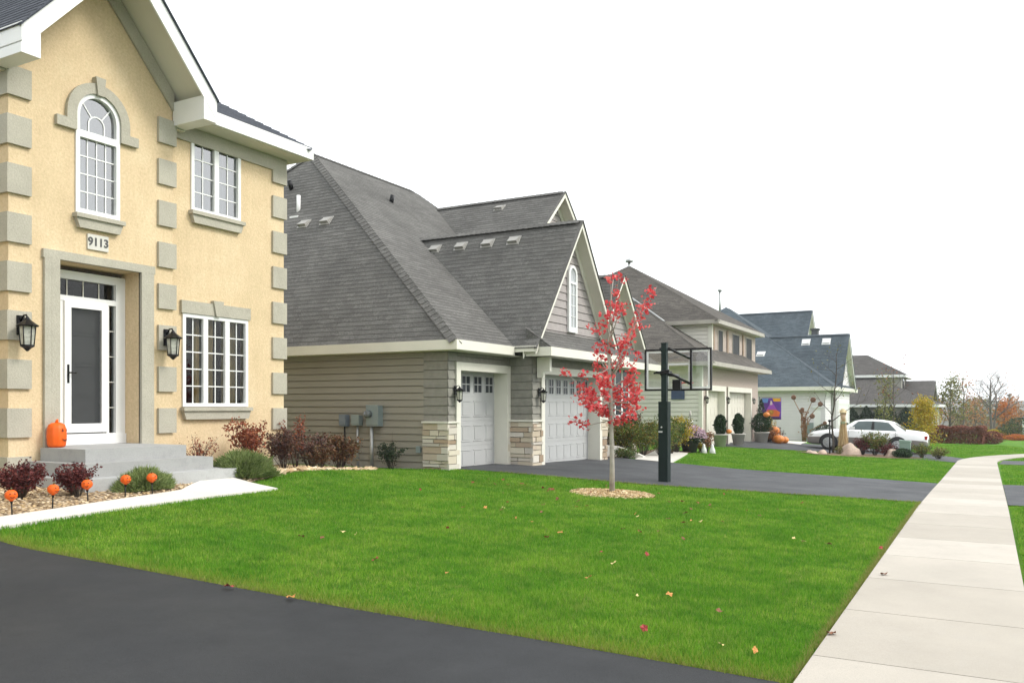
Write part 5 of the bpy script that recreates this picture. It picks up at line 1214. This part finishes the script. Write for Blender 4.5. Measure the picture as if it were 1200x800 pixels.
pumpkin(-9.2,43.0,.26,'orange pumpkin on top of the heap',.38)
shrub('mum', 'heap of golden mums behind the pumpkins by the brick house', -9.35, 42.7, 1.2, .9, 'amber', 1200, .08, stems=24, cat='flowers')
shrub('mum', 'purple mums right of the pumpkin heap', -9.3, 44.3, .8, .75, 'plum', 700, .07, stems=16, cat='flowers')
shrub('grass_tuft', 'tall yellow ornamental grass tuft behind the pumpkins', -9.6, 44.0, .7, 1.5, 'yellow', 500, .07, stems=20, cat='plant')
# garden flag
t = thing('garden_flag', 'purple and orange autumn flag hanging on a black pole in front of the pale house', 'flag', put(-9.9,45.6))
fx = 0
mb = MB(); mb.tube([(-.62,0,0), (-.62,0,2.32)], .018, 6); mb.tube([(-.62,0,2.27), (.5,0,2.27)], .012, 6); mb.build('pole', BLACK, t, (0,0,0))
def fp(u, v): return V(-.5+u*1.0, .03*math.sin(u*5+v*2), 1.12+v*1.12)
def flagpart(nm, rects, col, lift):
    mb = MB()
    for poly in rects:
        P = [fp(u,v)-V(0,lift,0) for u, v in poly]; mb.prism(P, (0,.002,0))
    mb.build(nm, mat('flag_'+nm, col, .8, .08, 6), cl, (0,0,0))
mb = MB(); mb.grid([[fp(i/10, j/6) for i in range(11)] for j in range(7)]); o = mb.build('cloth', mat('flag_cloth', (.13,.05,.30), .8, .1, 4), t, (0,0,0)); sd_ = o.modifiers.new('s','SOLIDIFY'); sd_.thickness = .004; cl = o
flagpart('blue_corner', [[(0,.78),(.3,.78),(.36,.98),(0,.98)]], (.15,.32,.70), .012); flagpart('gold_corner', [[(.62,.84),(.97,.84),(.97,.99),(.56,.99)]], (.70,.38,.03), .012)
flagpart('lilac_peak', [[(.22,.42),(.80,.42),(.62,.72),(.50,.86),(.42,.72)]], (.36,.10,.55), .014); flagpart('pale_patch', [[(.42,.68),(.56,.68),(.54,.86),(.46,.88)]], (.72,.60,.66), .020)
flagpart('orange_band', [[(.2,.14),(.9,.14),(.95,.34),(.74,.46),(.3,.46),(.16,.3)]], (.68,.17,.05), .018); flagpart('gold_ball', [[(.40,.24),(.56,.22),(.64,.34),(.56,.46),(.40,.44),(.33,.34)]], (.45,.22,.04), .024); flagpart('dark_hem', [[(.1,.0),(.92,.0),(.92,.09),(.1,.09)]], (.04,.02,.07), .016)
# dried sunflower stand and shrubs in front of house 4
t = thing('dried_sunflowers', 'stand of tall dried brown sunflower stalks in front of the pale house', 'plant', put(-9.4,52))
mb = MB(); hb = MB()
for (dx, h, b) in ((-.3,2.7,-.35), (.1,2.55,.35), (.0,1.9,-.2), (.3,2.3,.55), (-.1,2.0,-.05), (.2,1.6,.2), (.05,1.4,-.1), (.6,1.2,.5)):
    mb.tube([(dx*.3,random.uniform(-.2,.2),0), (dx*.6,0,h*.6), (dx+b,0,h-.12), (dx+b+.04,-.02,h-.04)], [.035,.03,.022,.015], 5)
    hb.lathe([(.02,0), (.10,.02), (.15*random.uniform(.7,1.1),.05), (.10,.08), (.02,.09)], (dx+b+.05,-.02,h-.08), 10, 'y')
P = np.stack([rng.normal(0,.13,90), rng.normal(0,.08,90), rng.uniform(.3,1.8,90)],1); np_mesh('withered_leaves', leaves(P, .22, .35), 4, LEAFM['dried'], parent=t)
mb.build('stalks', mat('dry_stalk', (.28,.17,.10), .9, .2, 8), t, (0,0,0)); hb.build('seed_heads', mat('seed_head', (.16,.08,.05), .9, .3, 14), t, (0,0,0))
cone_bush('round_evergreen', 'rounded dark evergreen below the dried sunflowers', -8.4, 52.6, 1.3, 1.1, 'darkgreen', 1600, .10, None, 0, 'ball'); cone_bush('round_evergreen', 'smaller dark evergreen left of the white car bonnet', -7.3, 53.2, .9, 1.2, 'darkgreen', 1000, .10, None, 0, 'egg')
mb = MB(); mb.box(-9.85,-9.35,54.55,54.74,-.45,.75); o = mb.build('wall_cabinet', METER, H4)

# island bed with the corn shock, boulders, utility box
ISL = [(-6.9,36.9), (-6.2,37.75), (-5.0,38.9), (-3.6,39.3), (-2.4,38.7), (-2.3,37.6), (-3.2,36.6), (-4.8,36.2), (-6.2,36.3)]
sheet('island_bed', [(-7.0,36.9), (-6.2,37.8), (-5.0,38.9), (-3.6,39.3), (-2.3,38.3)], [(-7.0,36.8), (-6.2,36.2), (-4.8,36.0), (-3.4,36.3), (-2.3,37.6)], MULCHD, .03, 24, 8)
t = thing('corn_shock', 'straw-coloured corn stalk figure tied to a post in front of the white car', 'corn stalks', put(-5.35,38.3)); t.scale = (.72,.72,1)
mb = MB(); mb.tube([(0,0,-.1), (.0,0,1.9)], [.07,.06], 8); mb.build('post', mat('rust_post', (.34,.15,.06), .8, .2, 8), t, (0,0,0))
n = 900; az = rng.uniform(0,6.283,n); r_ = rng.uniform(.05,.30,n); P = np.stack([r_*np.cos(az), r_*np.sin(az), rng.uniform(0,.6,n)], 1); tgt = np.stack([.05*np.cos(az), .05*np.sin(az), np.full(n,1.55)], 1)
np_mesh('stalks', needles(P, tgt-P+rng.normal(size=(n,3))*.06, rng.uniform(.7,1.35,n), .035), 3, LEAFM['straw'], parent=t)
n = 500; az = rng.uniform(0,6.283,n); P = np.stack([.05*np.cos(az), .05*np.sin(az), rng.uniform(1.35,1.5,n)], 1); np_mesh('top_leaves', needles(P, np.stack([np.cos(az)*.35, np.sin(az)*.35, np.ones(n)],1), rng.uniform(.2,.5,n), .03), 3, LEAFM['straw'], parent=t)
mb = MB(); mb.lathe([(.03,1.42), (.13,1.5), (.145,1.62), (.11,1.74), (.03,1.8)], (0,-.04,0), 14); mb.build('head', mat('burlap', (.60,.42,.30), .9, .15, 12), t, (0,0,0)); mb = MB(); mb.lathe([(.26,1.74), (.25,1.76), (.13,1.77), (.11,1.9), (.02,1.92)], (0,-.04,0), 14); mb.build('straw_hat', mat('hat_straw', (.66,.56,.36), .9, .1, 12), t, (0,0,0)); mb = MB(); mb.lathe([(.12,1.25), (.14,1.32), (.12,1.38)], (0,0,0), 12); mb.build('sash', mat('sage_sash', (.22,.30,.20), .8), t, (0,0,0))
def boulder(x, y, w, h, lb, seed):
    mb = MB(); rows = []
    for i in range(9):
        a = math.pi*i/8*.62; row = []
        for k in range(18):
            b = 2*math.pi*k/18; v = V(math.sin(a)*math.cos(b), math.sin(a)*math.sin(b), math.cos(a)); q = 1+.28*mnoise.noise(v*1.6+V(seed,0,0))+.08*mnoise.noise(v*5+V(seed,4,0)); row.append((v.x*w*.5*q, v.y*w*.42*q, v.z*h*q))
        rows.append(row)
    mb.grid(rows[::-1], closed=True); o = mb.build('boulder', BOULDER); o.location = put(x, y); tag(o, lb, 'rock', 'boulders in the island bed')
boulder(-5.0,37.75,.85,.45,'largest pink boulder, at the foot of the corn stalk figure',1); boulder(-3.35,37.75,.62,.36,'pinkish boulder between the dark red shrub and the round green shrub',2); boulder(-6.0,37.1,.4,.18,'small flat grey-pink rock left of the thin black pole',3); boulder(-6.45,36.85,.35,.12,'small flat rock at the left tip of the island bed',4); boulder(-6.3,36.7,.4,.12,'small flat rock in front of the left tip of the island bed',5)
shrub('barberry', 'dark red barberry right of the largest boulder', -4.55, 38.1, .8, .75, 'barberry', 1400, .06, stems=22); shrub('perennial', 'olive-green leafy shrub with bronze tips in front of the car doors', -4.1, 38.2, 1.15, 1.05, 'mixed', 1800, .065, stems=26); shrub('barberry', 'low dark red shrub left of the second boulder', -3.65, 38.0, .85, .55, 'barberry', 1300, .06, stems=22)
cone_bush('round_shrub', 'round bright green shrub in front of the green utility box', -3.0, 37.5, .72, .38, 'yew', 2600, .06, None, 0, 'ball'); cone_bush('round_shrub', 'small grey-green tuft at the foot of the corn stalk figure', -5.4, 37.7, .45, .35, 'olive', 500, .05, None, 0, 'ball')
shrub('perennial', 'olive shrub right of the utility box below the yellow tree', -2.35, 38.4, .9, .6, 'mixed', 1000, .06, stems=20); shrub('perennial', 'pale yellow-green clump nearest the sidewalk in the island bed', -1.75, 38.2, .8, .45, 'olive', 900, .06, stems=20)
t = thing('utility_box', 'pale green utility box beside the rear wheel of the white car', 'utility box', put(-2.95,38.15))
mb = MB(); mb.box(-.2,.2,-.18,.18,-.05,.62); mb.prism([(-.22,-.2,.62), (.22,-.2,.62), (.22,-.2,.68), (-.22,-.2,.72)], (0,.4,0)); mb.build('cabinet', mat('utility_green', (.22,.31,.25), .6, .05), t, (0,0,0)); mb = MB(); mb.box(-.16,.16,-.192,-.182,.08,.56); mb.build('door', MC['utility_green'], t, (0,0,0))
t = thing('bird_feeder_pole', 'thin black pole standing in the mulch in front of the car front wheel', 'pole', put(-5.75,37.4))
mb = MB(); mb.tube([(0,0,-.1), (0,0,1.35)], .03, 6); mb.build('pole', BLACK, t, (0,0,0)); mb = MB(); mb.lathe([(.04,1.35), (.08,1.38), (.06,1.42), (.01,1.44)], (0,0,0), 8); mb.build('finial', BLACK, t, (0,0,0))

# ------------------------------------------------------------------ the white car
def car(x, y, L=5.25):
    zf, zr = Z(x-1.6,y)+.03, Z(x+1.6,y)+.03; t = thing('parked_car', 'white four-door saloon with tan lower trim parked on the driveway, front to the house', 'car', (x, y, (zf+zr)/2))
    t.rotation_euler.y = math.atan2(zf-zr, 3.2)
    k = L/5.3; X0 = -L/2; O = (0,0,0)
    # stations: x, belt height, half width, bottom
    ST = [(.0,.52,.60,.30), (.06,.66,.74,.24), (.25,.735,.84,.21), (.8,.83,.915,.20), (1.4,.915,.93,.20), (1.9,.965,.935,.20), (2.7,.98,.94,.20), (3.5,.985,.935,.20), (4.1,.985,.925,.21), (4.7,.955,.90,.22), (5.1,.91,.84,.24), (5.25,.82,.76,.28), (5.3,.62,.68,.34)]
    def section(s, lo, hi):
        xx, zb, w, z0 = s; cam = .07 if xx < 1.5 or xx > 4.0 else .01
        full = [(0,z0), (w*.86,z0), (w*.95,z0+.08), (w*.985,.46 if zb > .56 else (z0+zb)/2), (w*1.0,.49+.13*(zb-.5)/.5), (w*.985,zb*.88+.02), (w*.93,zb*.965), (w*.80,zb+.005), (w*.4,zb+cam*.8), (0,zb+cam)]
        half = full[lo:hi]; return [(X0+xx*k, -q, z) for q, z in half[::-1]] + [(X0+xx*k, q, z) for q, z in half if q > 0 or lo > 0][(1 if lo == 0 else 0):] if False else half
    def shell(nm, lo, hi, m, grow=0):
        mb = MB()
        for sgn in (-1, 1):
            rows = [[(X0+s[0]*k, sgn*(q+grow), z) for q, z in section(s, lo, hi)] for s in ST]
            if sgn > 0: rows = [r_[::-1] for r_ in rows]
            mb.grid(rows, smooth=True)
        if lo == 0 or hi == 10:
            pass
        return mb.build(nm, m, t, O)
    WHITEC = mat('car_white', (.88,.88,.87), .22, .02, 2, coat=.6); TAN = mat('car_tan', (.30,.27,.25), .3, .05, 2, metal=.3, coat=.4)
    b = shell('body', 4, 10, WHITEC); shell('lower_trim', 0, 5, TAN, .004)
    mb = MB(); mb.face([(X0+.01,-.58,.32), (X0+.01,.58,.32), (X0+.0,.6,.55), (X0,-.6,.55)][::-1]); mb.face([(X0+L-.005,-.66,.34), (X0+L-.005,.66,.34), (X0+L-.003,.68,.66), (X0+L-.003,-.68,.66)]); mb.build('bumper', TAN, t, O)
    # greenhouse
    gb = [(1.42,.93), (4.35,.985)]; bx0, bx1 = X0+1.45*k, X0+4.45*k; tx0, tx1 = X0+2.12*k, X0+3.78*k; zb, ztp = .96, 1.43; wb, wt = .80, .60
    def gpt(u, v, s):   # side of the cabin: u along, v up
        xb = bx0+(bx1-bx0)*u; xt = tx0+(tx1-tx0)*u; bow = .05*math.sin(math.pi*v); return (xb+(xt-xb)*(v-.25*bow), s*(wb+(wt-wb)*(v**1.3)), zb-.03+(ztp-.085*abs(2*u-1)**2.2-zb+.03)*v)
    mb = MB()
    rows = [[gpt(i/12, v/6, -1) for i in range(13)] for v in range(7)]; top = [[(q[0], q[1]*(1-w/4), q[2]+.025*math.sin(math.pi*w/8)) for q in rows[-1]] for w in range(1, 8)]
    rows2 = [[gpt(i/12, v/6, 1) for i in range(13)] for v in range(6, -1, -1)]
    mb.grid(rows+top+rows2)
    for u in (0, 1):
        mb.grid([[tuple(np.array(gpt(u, v/6, -1))*(1-w/8)+np.array(gpt(u, v/6, 1))*(w/8)+np.array([0,0,.025*math.sin(math.pi*w/8)*(v/6)])) for w in range(9)] for v in range(7)][::(1 if u else -1)])
    mb.build('roof', WHITEC, t, O)
    GL = mat('car_glass', (.09,.12,.12), .06, .15, 1.5); DKT = mat('rubber', (.015,.015,.016), .7, .2, 8)
    for s in (-1, 1):
        for (u0, u1, nm) in ((.14,.475,'front'), (.525,.86,'rear')):
            rows_ = [[V(*gpt(u0+(u1-u0)*j/8, .08+.80*i/6, s))+V(0,s*.009,0) for j in range(9)] for i in range(7)]
            mb = MB(); mb.grid(rows_ if s < 0 else rows_[::-1]); mb.build('side_window', GL, t, O)
        rows_ = [[V(*gpt(u, .08+.8*i/6, s))+V(0,s*.008,0) for u in (.475,.5,.525)] for i in range(7)]; mb = MB(); mb.grid(rows_ if s < 0 else rows_[::-1]); mb.build('door_pillar', DKT, t, O)
        mb = MB(); mb.box(X0+1.98*k, X0+2.18*k, s*.93, s*1.08, .97, 1.10); o = mb.build('mirror', WHITEC, t, O); bv = o.modifiers.new('b','BEVEL'); bv.width = .03; bv.segments = 2
        mb = MB()
        for dx in (2.95, 3.85): mb.box(X0+dx*k, X0+(dx+.2)*k, s*.93, s*.96, .83, .86)
        mb.build('door_handle', WHITEC, t, O)
        mb = MB()
        for dx in (1.9, 2.9, 3.95): mb.box(X0+dx*k, X0+dx*k+.012, s*.925, s*.947, .5, .93)
        mb.build('door_gap', DKT, t, O)
        mb = MB(); mb.box(X0+.12*k, X0+.34*k, s*.60, s*.835, .60, .70); mb.build('headlight', mat('headlight', (.62,.60,.54), .1, .1), t, O)
        mb = MB(); mb.box(X0+5.06*k, X0+5.27*k, s*.55, s*.80, .66, .82); mb.build('tail_light', mat('tail_red', (.40,.02,.015), .2, .1), t, O)
    for u, nm in ((0,'windscreen'), (1,'rear_window')):
        rows_ = []
        for v in [.1+.8*i/6 for i in range(7)]:
            l_, r_ = np.array(gpt(u, v, -1)), np.array(gpt(u, v, 1)); rows_.append([tuple(l_*(1-q)+r_*q+np.array([(-.012 if u == 0 else .012),0,.014+.025*math.sin(math.pi*q)*v])) for q in [.07+.86*j/8 for j in range(9)]])
        mb = MB(); mb.grid(rows_); mb.build(nm, GL, t, O)
    for wx in (X0+1.02*k, X0+4.05*k):
        for s in (-1, 1):
            mb = MB()
            ring2 = [(wx+.405*math.cos(a), s*.951, .34+.405*math.sin(a)) for a in [R(-12)+i*R(204)/20 for i in range(21)]]; mb.face(ring2 if s > 0 else ring2[::-1]); mb.build('wheel_arch', DKT, t, O)
            mb = MB(); mb.lathe([(.20,-.10), (.325,-.10), (.34,-.06), (.34,.05), (.325,.085), (.235,.09), (.225,.06), (.0,.06)], (wx, s*.895, .335), 24, 'y'); 
            if s > 0: mb.v = [(a, 2*s*.895-b, c) for a, b, c in mb.v]; mb.f = [q[::-1] for q in mb.f]
            w = mb.build('wheel', DKT, t, O)
            mb = MB(); mb.lathe([(.232,.065), (.232,.088), (.21,.082), (.16,.07), (.13,.085), (.05,.098), (.0,.10)], (wx, s*.895, .335), 24, 'y')
            for q in range(8):
                a = q*math.pi/4; mb.tube([(wx+.06*math.cos(a), s*.895-.094, .335+.06*math.sin(a)), (wx+.2*math.cos(a), s*.895-.083, .335+.2*math.sin(a))], .022, 5)
            if s > 0: mb.v = [(a, 2*s*.895-b, c) for a, b, c in mb.v]; mb.f = [q[::-1] for q in mb.f]
            mb.build('rim', mat('alloy', (.42,.43,.43), .4, .05, metal=.5), w, O)
    return t
car(-4.86, 42.2, 5.08)

# ------------------------------------------------------------------ farther trees and hedges
tree('young_tree', 'thin nearly bare young tree in the island bed in front of the white car bonnet', -5.8, 38.6, 4.4, 'olive', 60, .09, .3, .36, .045, 11, 2, BARKD, seed=3, elev=.7)
tree('young_tree', 'slim green-bronze tree in front of the taupe house behind the car', -7.2, 74, 5.0, 'olive', 900, .16, .2, .16, .06, 10, 1, BARKD, seed=5, clump=.3)
tree('ash_tree', 'bare-twigged tree with a few reddish leaves beside the pale house front', -5.0, 55.5, 4.6, 'rust', 60, .12, .35, .4, .05, 9, 2, BARKD, seed=9)
tree('yellow_tree', 'bright yellow leafy small tree behind the tail of the white car', -2.85, 49, 2.2, 'yellow', 4600, .10, .06, .46, .05, 18, 1, BARKD, None, 31, clump=.15, elev=1.35)
for i, (px, w, h) in enumerate(((999,2.0,2.3), (1015,2.1,2.5), (1029,2.1,2.5), (1044,1.5,2.6), (1061,2.4,2.4))):
    u = (px-600)/1000; d = 75.0; d = 80.2/(.873+.487*u); x, y = (-.487+.873*u)*d, (.873+.487*u)*d
    cone_bush('arborvitae', ('conical dark evergreen, leftmost of the row along the taupe house', 'second conical evergreen from the left along the taupe house', 'middle conical evergreen along the taupe house', 'narrowest conical evergreen, fourth along the taupe house', 'widest conical evergreen, rightmost of the row along the taupe house')[i], x, y, w, h+.3, 'darkgreen', 4200, .16, 'evergreens along the taupe house', 0, 'cone')
# clipped red hedge
t = thing('hedge', 'clipped red-brown hedge along the lawn beyond the car', 'hedge', put(-1.95,64))
n = 16000; P = rng.uniform(-1,1,(n,3)); f = rng.integers(0,3,n); sg = rng.choice([-1,1], n); P[np.arange(n), f] = sg*rng.uniform(.86,1.03,n); P[:,2] = np.abs(P[:,2])
P = P*np.array([1.75,1.0,1.1]); P += .05*np.sin(P[:,[1,2,0]]*5); c_, s_ = math.cos(R(-8)), math.sin(R(-8)); P = np.stack([P[:,0]*c_-P[:,1]*s_, P[:,0]*s_+P[:,1]*c_, P[:,2]], 1)
np_mesh('foliage', leaves(P, .11), 4, LEAFM['hedge'], parent=t); mb = MB(); 
for i in range(40):
    x, y = random.uniform(-1.7,1.7), random.uniform(-.7,.7); mb.tube([(x,y,0), (x+random.gauss(0,.1),y,.95)], [.02,.008], 4)
mb.build('stems', BARKD, t, (0,0,0))
cone_bush('round_shrub', 'dark red-green round shrub at the right end of the clipped hedge', 0.25, 64.6, 1.3, .85, 'hedge', 1500, .11, None, 0, 'ball')
def at(px, d): u = (px-600)/1000; return (-.487+.873*u)*d, (.873+.487*u)*d
for (px, d, h, leaf, nl, ls, st, sp, r_, lim, nm, lb, sd, cl) in (
 (1113,85,5.6,'olive',1100,.26,.2,.28,.13,12,'autumn_tree','olive-green tree with thinning leaves, right of the taupe house',21,.5),
 (1125,90,6.2,'amber',260,.26,.25,.22,.12,12,'autumn_tree','tall thin half-bare tree with amber lower leaves, second right of the taupe house',22,.5),
 (1159,88,6.4,None,0,.2,.28,.50,.17,14,'bare_tree','large bare grey tree standing over the bend of the sidewalk',23,.4),
 (1164,91,5.8,'amber',110,.2,.3,.42,.13,11,'bare_tree','second bare trunk close behind the large bare tree',24,.5),
 (1176,92,3.6,'orange',800,.26,.15,.34,.10,10,'autumn_tree','small orange-leaved tree right of the bare trees',25,.45),
 (1142,105,4.6,'amber',420,.30,.15,.34,.10,10,'autumn_tree','hazy amber tree between the half-bare tree and the bare grey tree',26,.5),
 (1100,100,3.8,'amber',420,.3,.15,.36,.1,9,'autumn_tree','low tan tree behind the red hedge',27,.5),
 (1186,120,4.6,'amber',700,.34,.15,.4,.1,9,'autumn_tree','brownish tree in front of the distant house',28,.6),
 (1150,125,5.0,'olive',500,.34,.15,.38,.1,9,'autumn_tree','grey-green thin tree far behind the bare trees',29,.6)):
    x, y = at(px, d); tree(nm, lb, x, y, h, leaf, nl, ls*.85, st, sp, r_, lim, 2 if leaf else 3, mat('grey_twig', (.13,.11,.10), .9, .2, 4), 'trees at the end of the street', sd, clump=cl*.7, elev=1.0, nb=4)
for (px, d, w, h, leaf, lb) in ((1194,72,2.6,1.9,'yew','big round green shrub at the right edge beyond the sidewalk bend'), (1187,74,1.8,1.4,'mixed','yellow-green shrub just left of the big round green shrub'), (1164,78,1.6,.9,'yellow','low yellow shrub below the bare trees'), (1172,80,1.3,1.0,'darkgreen','small dark shrub below the orange tree'), (1155,80,1.2,.6,'orange','low orange plant left of the yellow shrub at the far lawn'), (1179,76,1.6,.55,'orange','low orange plants below the yellow-green shrub'), (1191,70,1.8,.5,'orange','low orange plants in front of the big round green shrub')):
    x, y = at(px, d); cone_bush('far_shrub', lb, x, y, w, h, leaf, 1400, .13, 'shrubs at the sidewalk bend', 0, 'ball')
# woods on the slope beyond, one soft mass
P = []; n = 26000; a = rng.uniform(R(-2), R(26), n); d = rng.uniform(150, 320, n); x = d*np.sin(a); y = d*np.cos(a); x0_ = np.floor(x/6)*6+3; y0_ = np.floor(y/6)*6+3
hh = 5+3*np.sin(x0_*1.7+y0_*.9); z = zt(x,y)+rng.uniform(0,1,n)*hh*np.clip(1-np.hypot(x-x0_, y-y0_)/5, .1, 1)
tag(np_mesh('far_woods', leaves(np.stack([x,y,z],1), 1.1), 4, rmat('woods_leaf', [(.13,.10,.06), (.20,.14,.07), (.10,.10,.05), (.26,.15,.07)], .9, .1)), 'hazy autumn woods on the low slope far beyond the street', 'woods', kind='stuff')
# across the street: a house and trees that the windows mirror
H7 = thing('opposite_house', 'grey house with a dark hip roof across the road', 'house', (26,8,0))
mb = MB(); mb.box(24,36,-4,20,-.3,3.2); mb.build('wall', mat('opposite_wall', (.30,.28,.25), .7), H7); hip(H7, 23.5, 36.5, -4.5, 20.5, 3.2, SHIN_BROWN, CREAM, .7, .7, 'y', cap=False)
for i, (x, y) in enumerate(((21,24), (22,31), (23,-9))):
    tree('street_tree', 'leafy street tree on the far side of the road', x, y, 6.5, 'darkgreen', 1500, .45, .2, .3, .12, 9, 1, BARKD, 'trees across the road', 40+i, clump=.6)

# the damp autumn air
mb = MB(); mb.box(-420, 920, -100, 920, -9, 17)
hm = bpy.data.materials.new('haze_air'); hm.use_nodes = True; hn = hm.node_tree; hn.nodes.remove(hn.nodes['Principled BSDF']); pv = hn.nodes.new('ShaderNodeVolumePrincipled')
pv.inputs['Color'].default_value = (.92,.95,.98,1); pv.inputs['Density'].default_value = .0005; hn.links.new(pv.outputs[0], hn.nodes['Material Output'].inputs['Volume'])
o = mb.build('haze', hm); o['kind'] = 'stuff'; o['label'] = 'thin pale haze fading the far trees and hills'
# ------------------------------------------------------------------ light and camera
w = bpy.data.worlds.new('World'); SC.world = w; w.use_nodes = True; nt = w.node_tree; bg = nt.nodes['Background']
sky = nt.nodes.new('ShaderNodeTexSky'); sky.sky_type = 'NISHITA'; sky.sun_disc = False; sky.sun_elevation = R(42); sky.sun_rotation = R(70); sky.dust_density = 2.5; sky.air_density = 1.2
hs = nt.nodes.new('ShaderNodeHueSaturation'); hs.inputs['Saturation'].default_value = .22; nt.links.new(sky.outputs[0], hs.inputs['Color'])
# overcast: the clear sky shows through an even bright cloud layer
mx = mixc(nt, .72, hs.outputs[0], (8.6,8.9,9.1)); nt.links.new(mx, bg.inputs['Color']); bg.inputs['Strength'].default_value = .125
sl = bpy.data.lights.new('sun', 'SUN'); sl.energy = 1.3; sl.angle = R(18); sl.color = (1,.96,.9); so = bpy.data.objects.new('sun', sl); COL.objects.link(so)
az = R(70); el = R(42); sdir = V(math.sin(az)*math.cos(el), math.cos(az)*math.cos(el), math.sin(el)); so.rotation_euler = (-sdir).to_track_quat('-Z','Y').to_euler()
cam = bpy.data.cameras.new('camera'); cam.sensor_width = 36; cam.sensor_fit = 'HORIZONTAL'; cam.lens = 36*1000/1200; cam.shift_y = (477-400)/1200; cam.clip_end = 3000; cam.clip_start = .05
co = bpy.data.objects.new('camera', cam); COL.objects.link(co); co.location = (0,0,1.7); co.rotation_euler = (R(90),0,math.atan2(558,1000)); SC.camera = co
SC.view_settings.view_transform = 'Standard'; SC.view_settings.look = 'None'; SC.view_settings.exposure = .86; SC.view_settings.gamma = 1
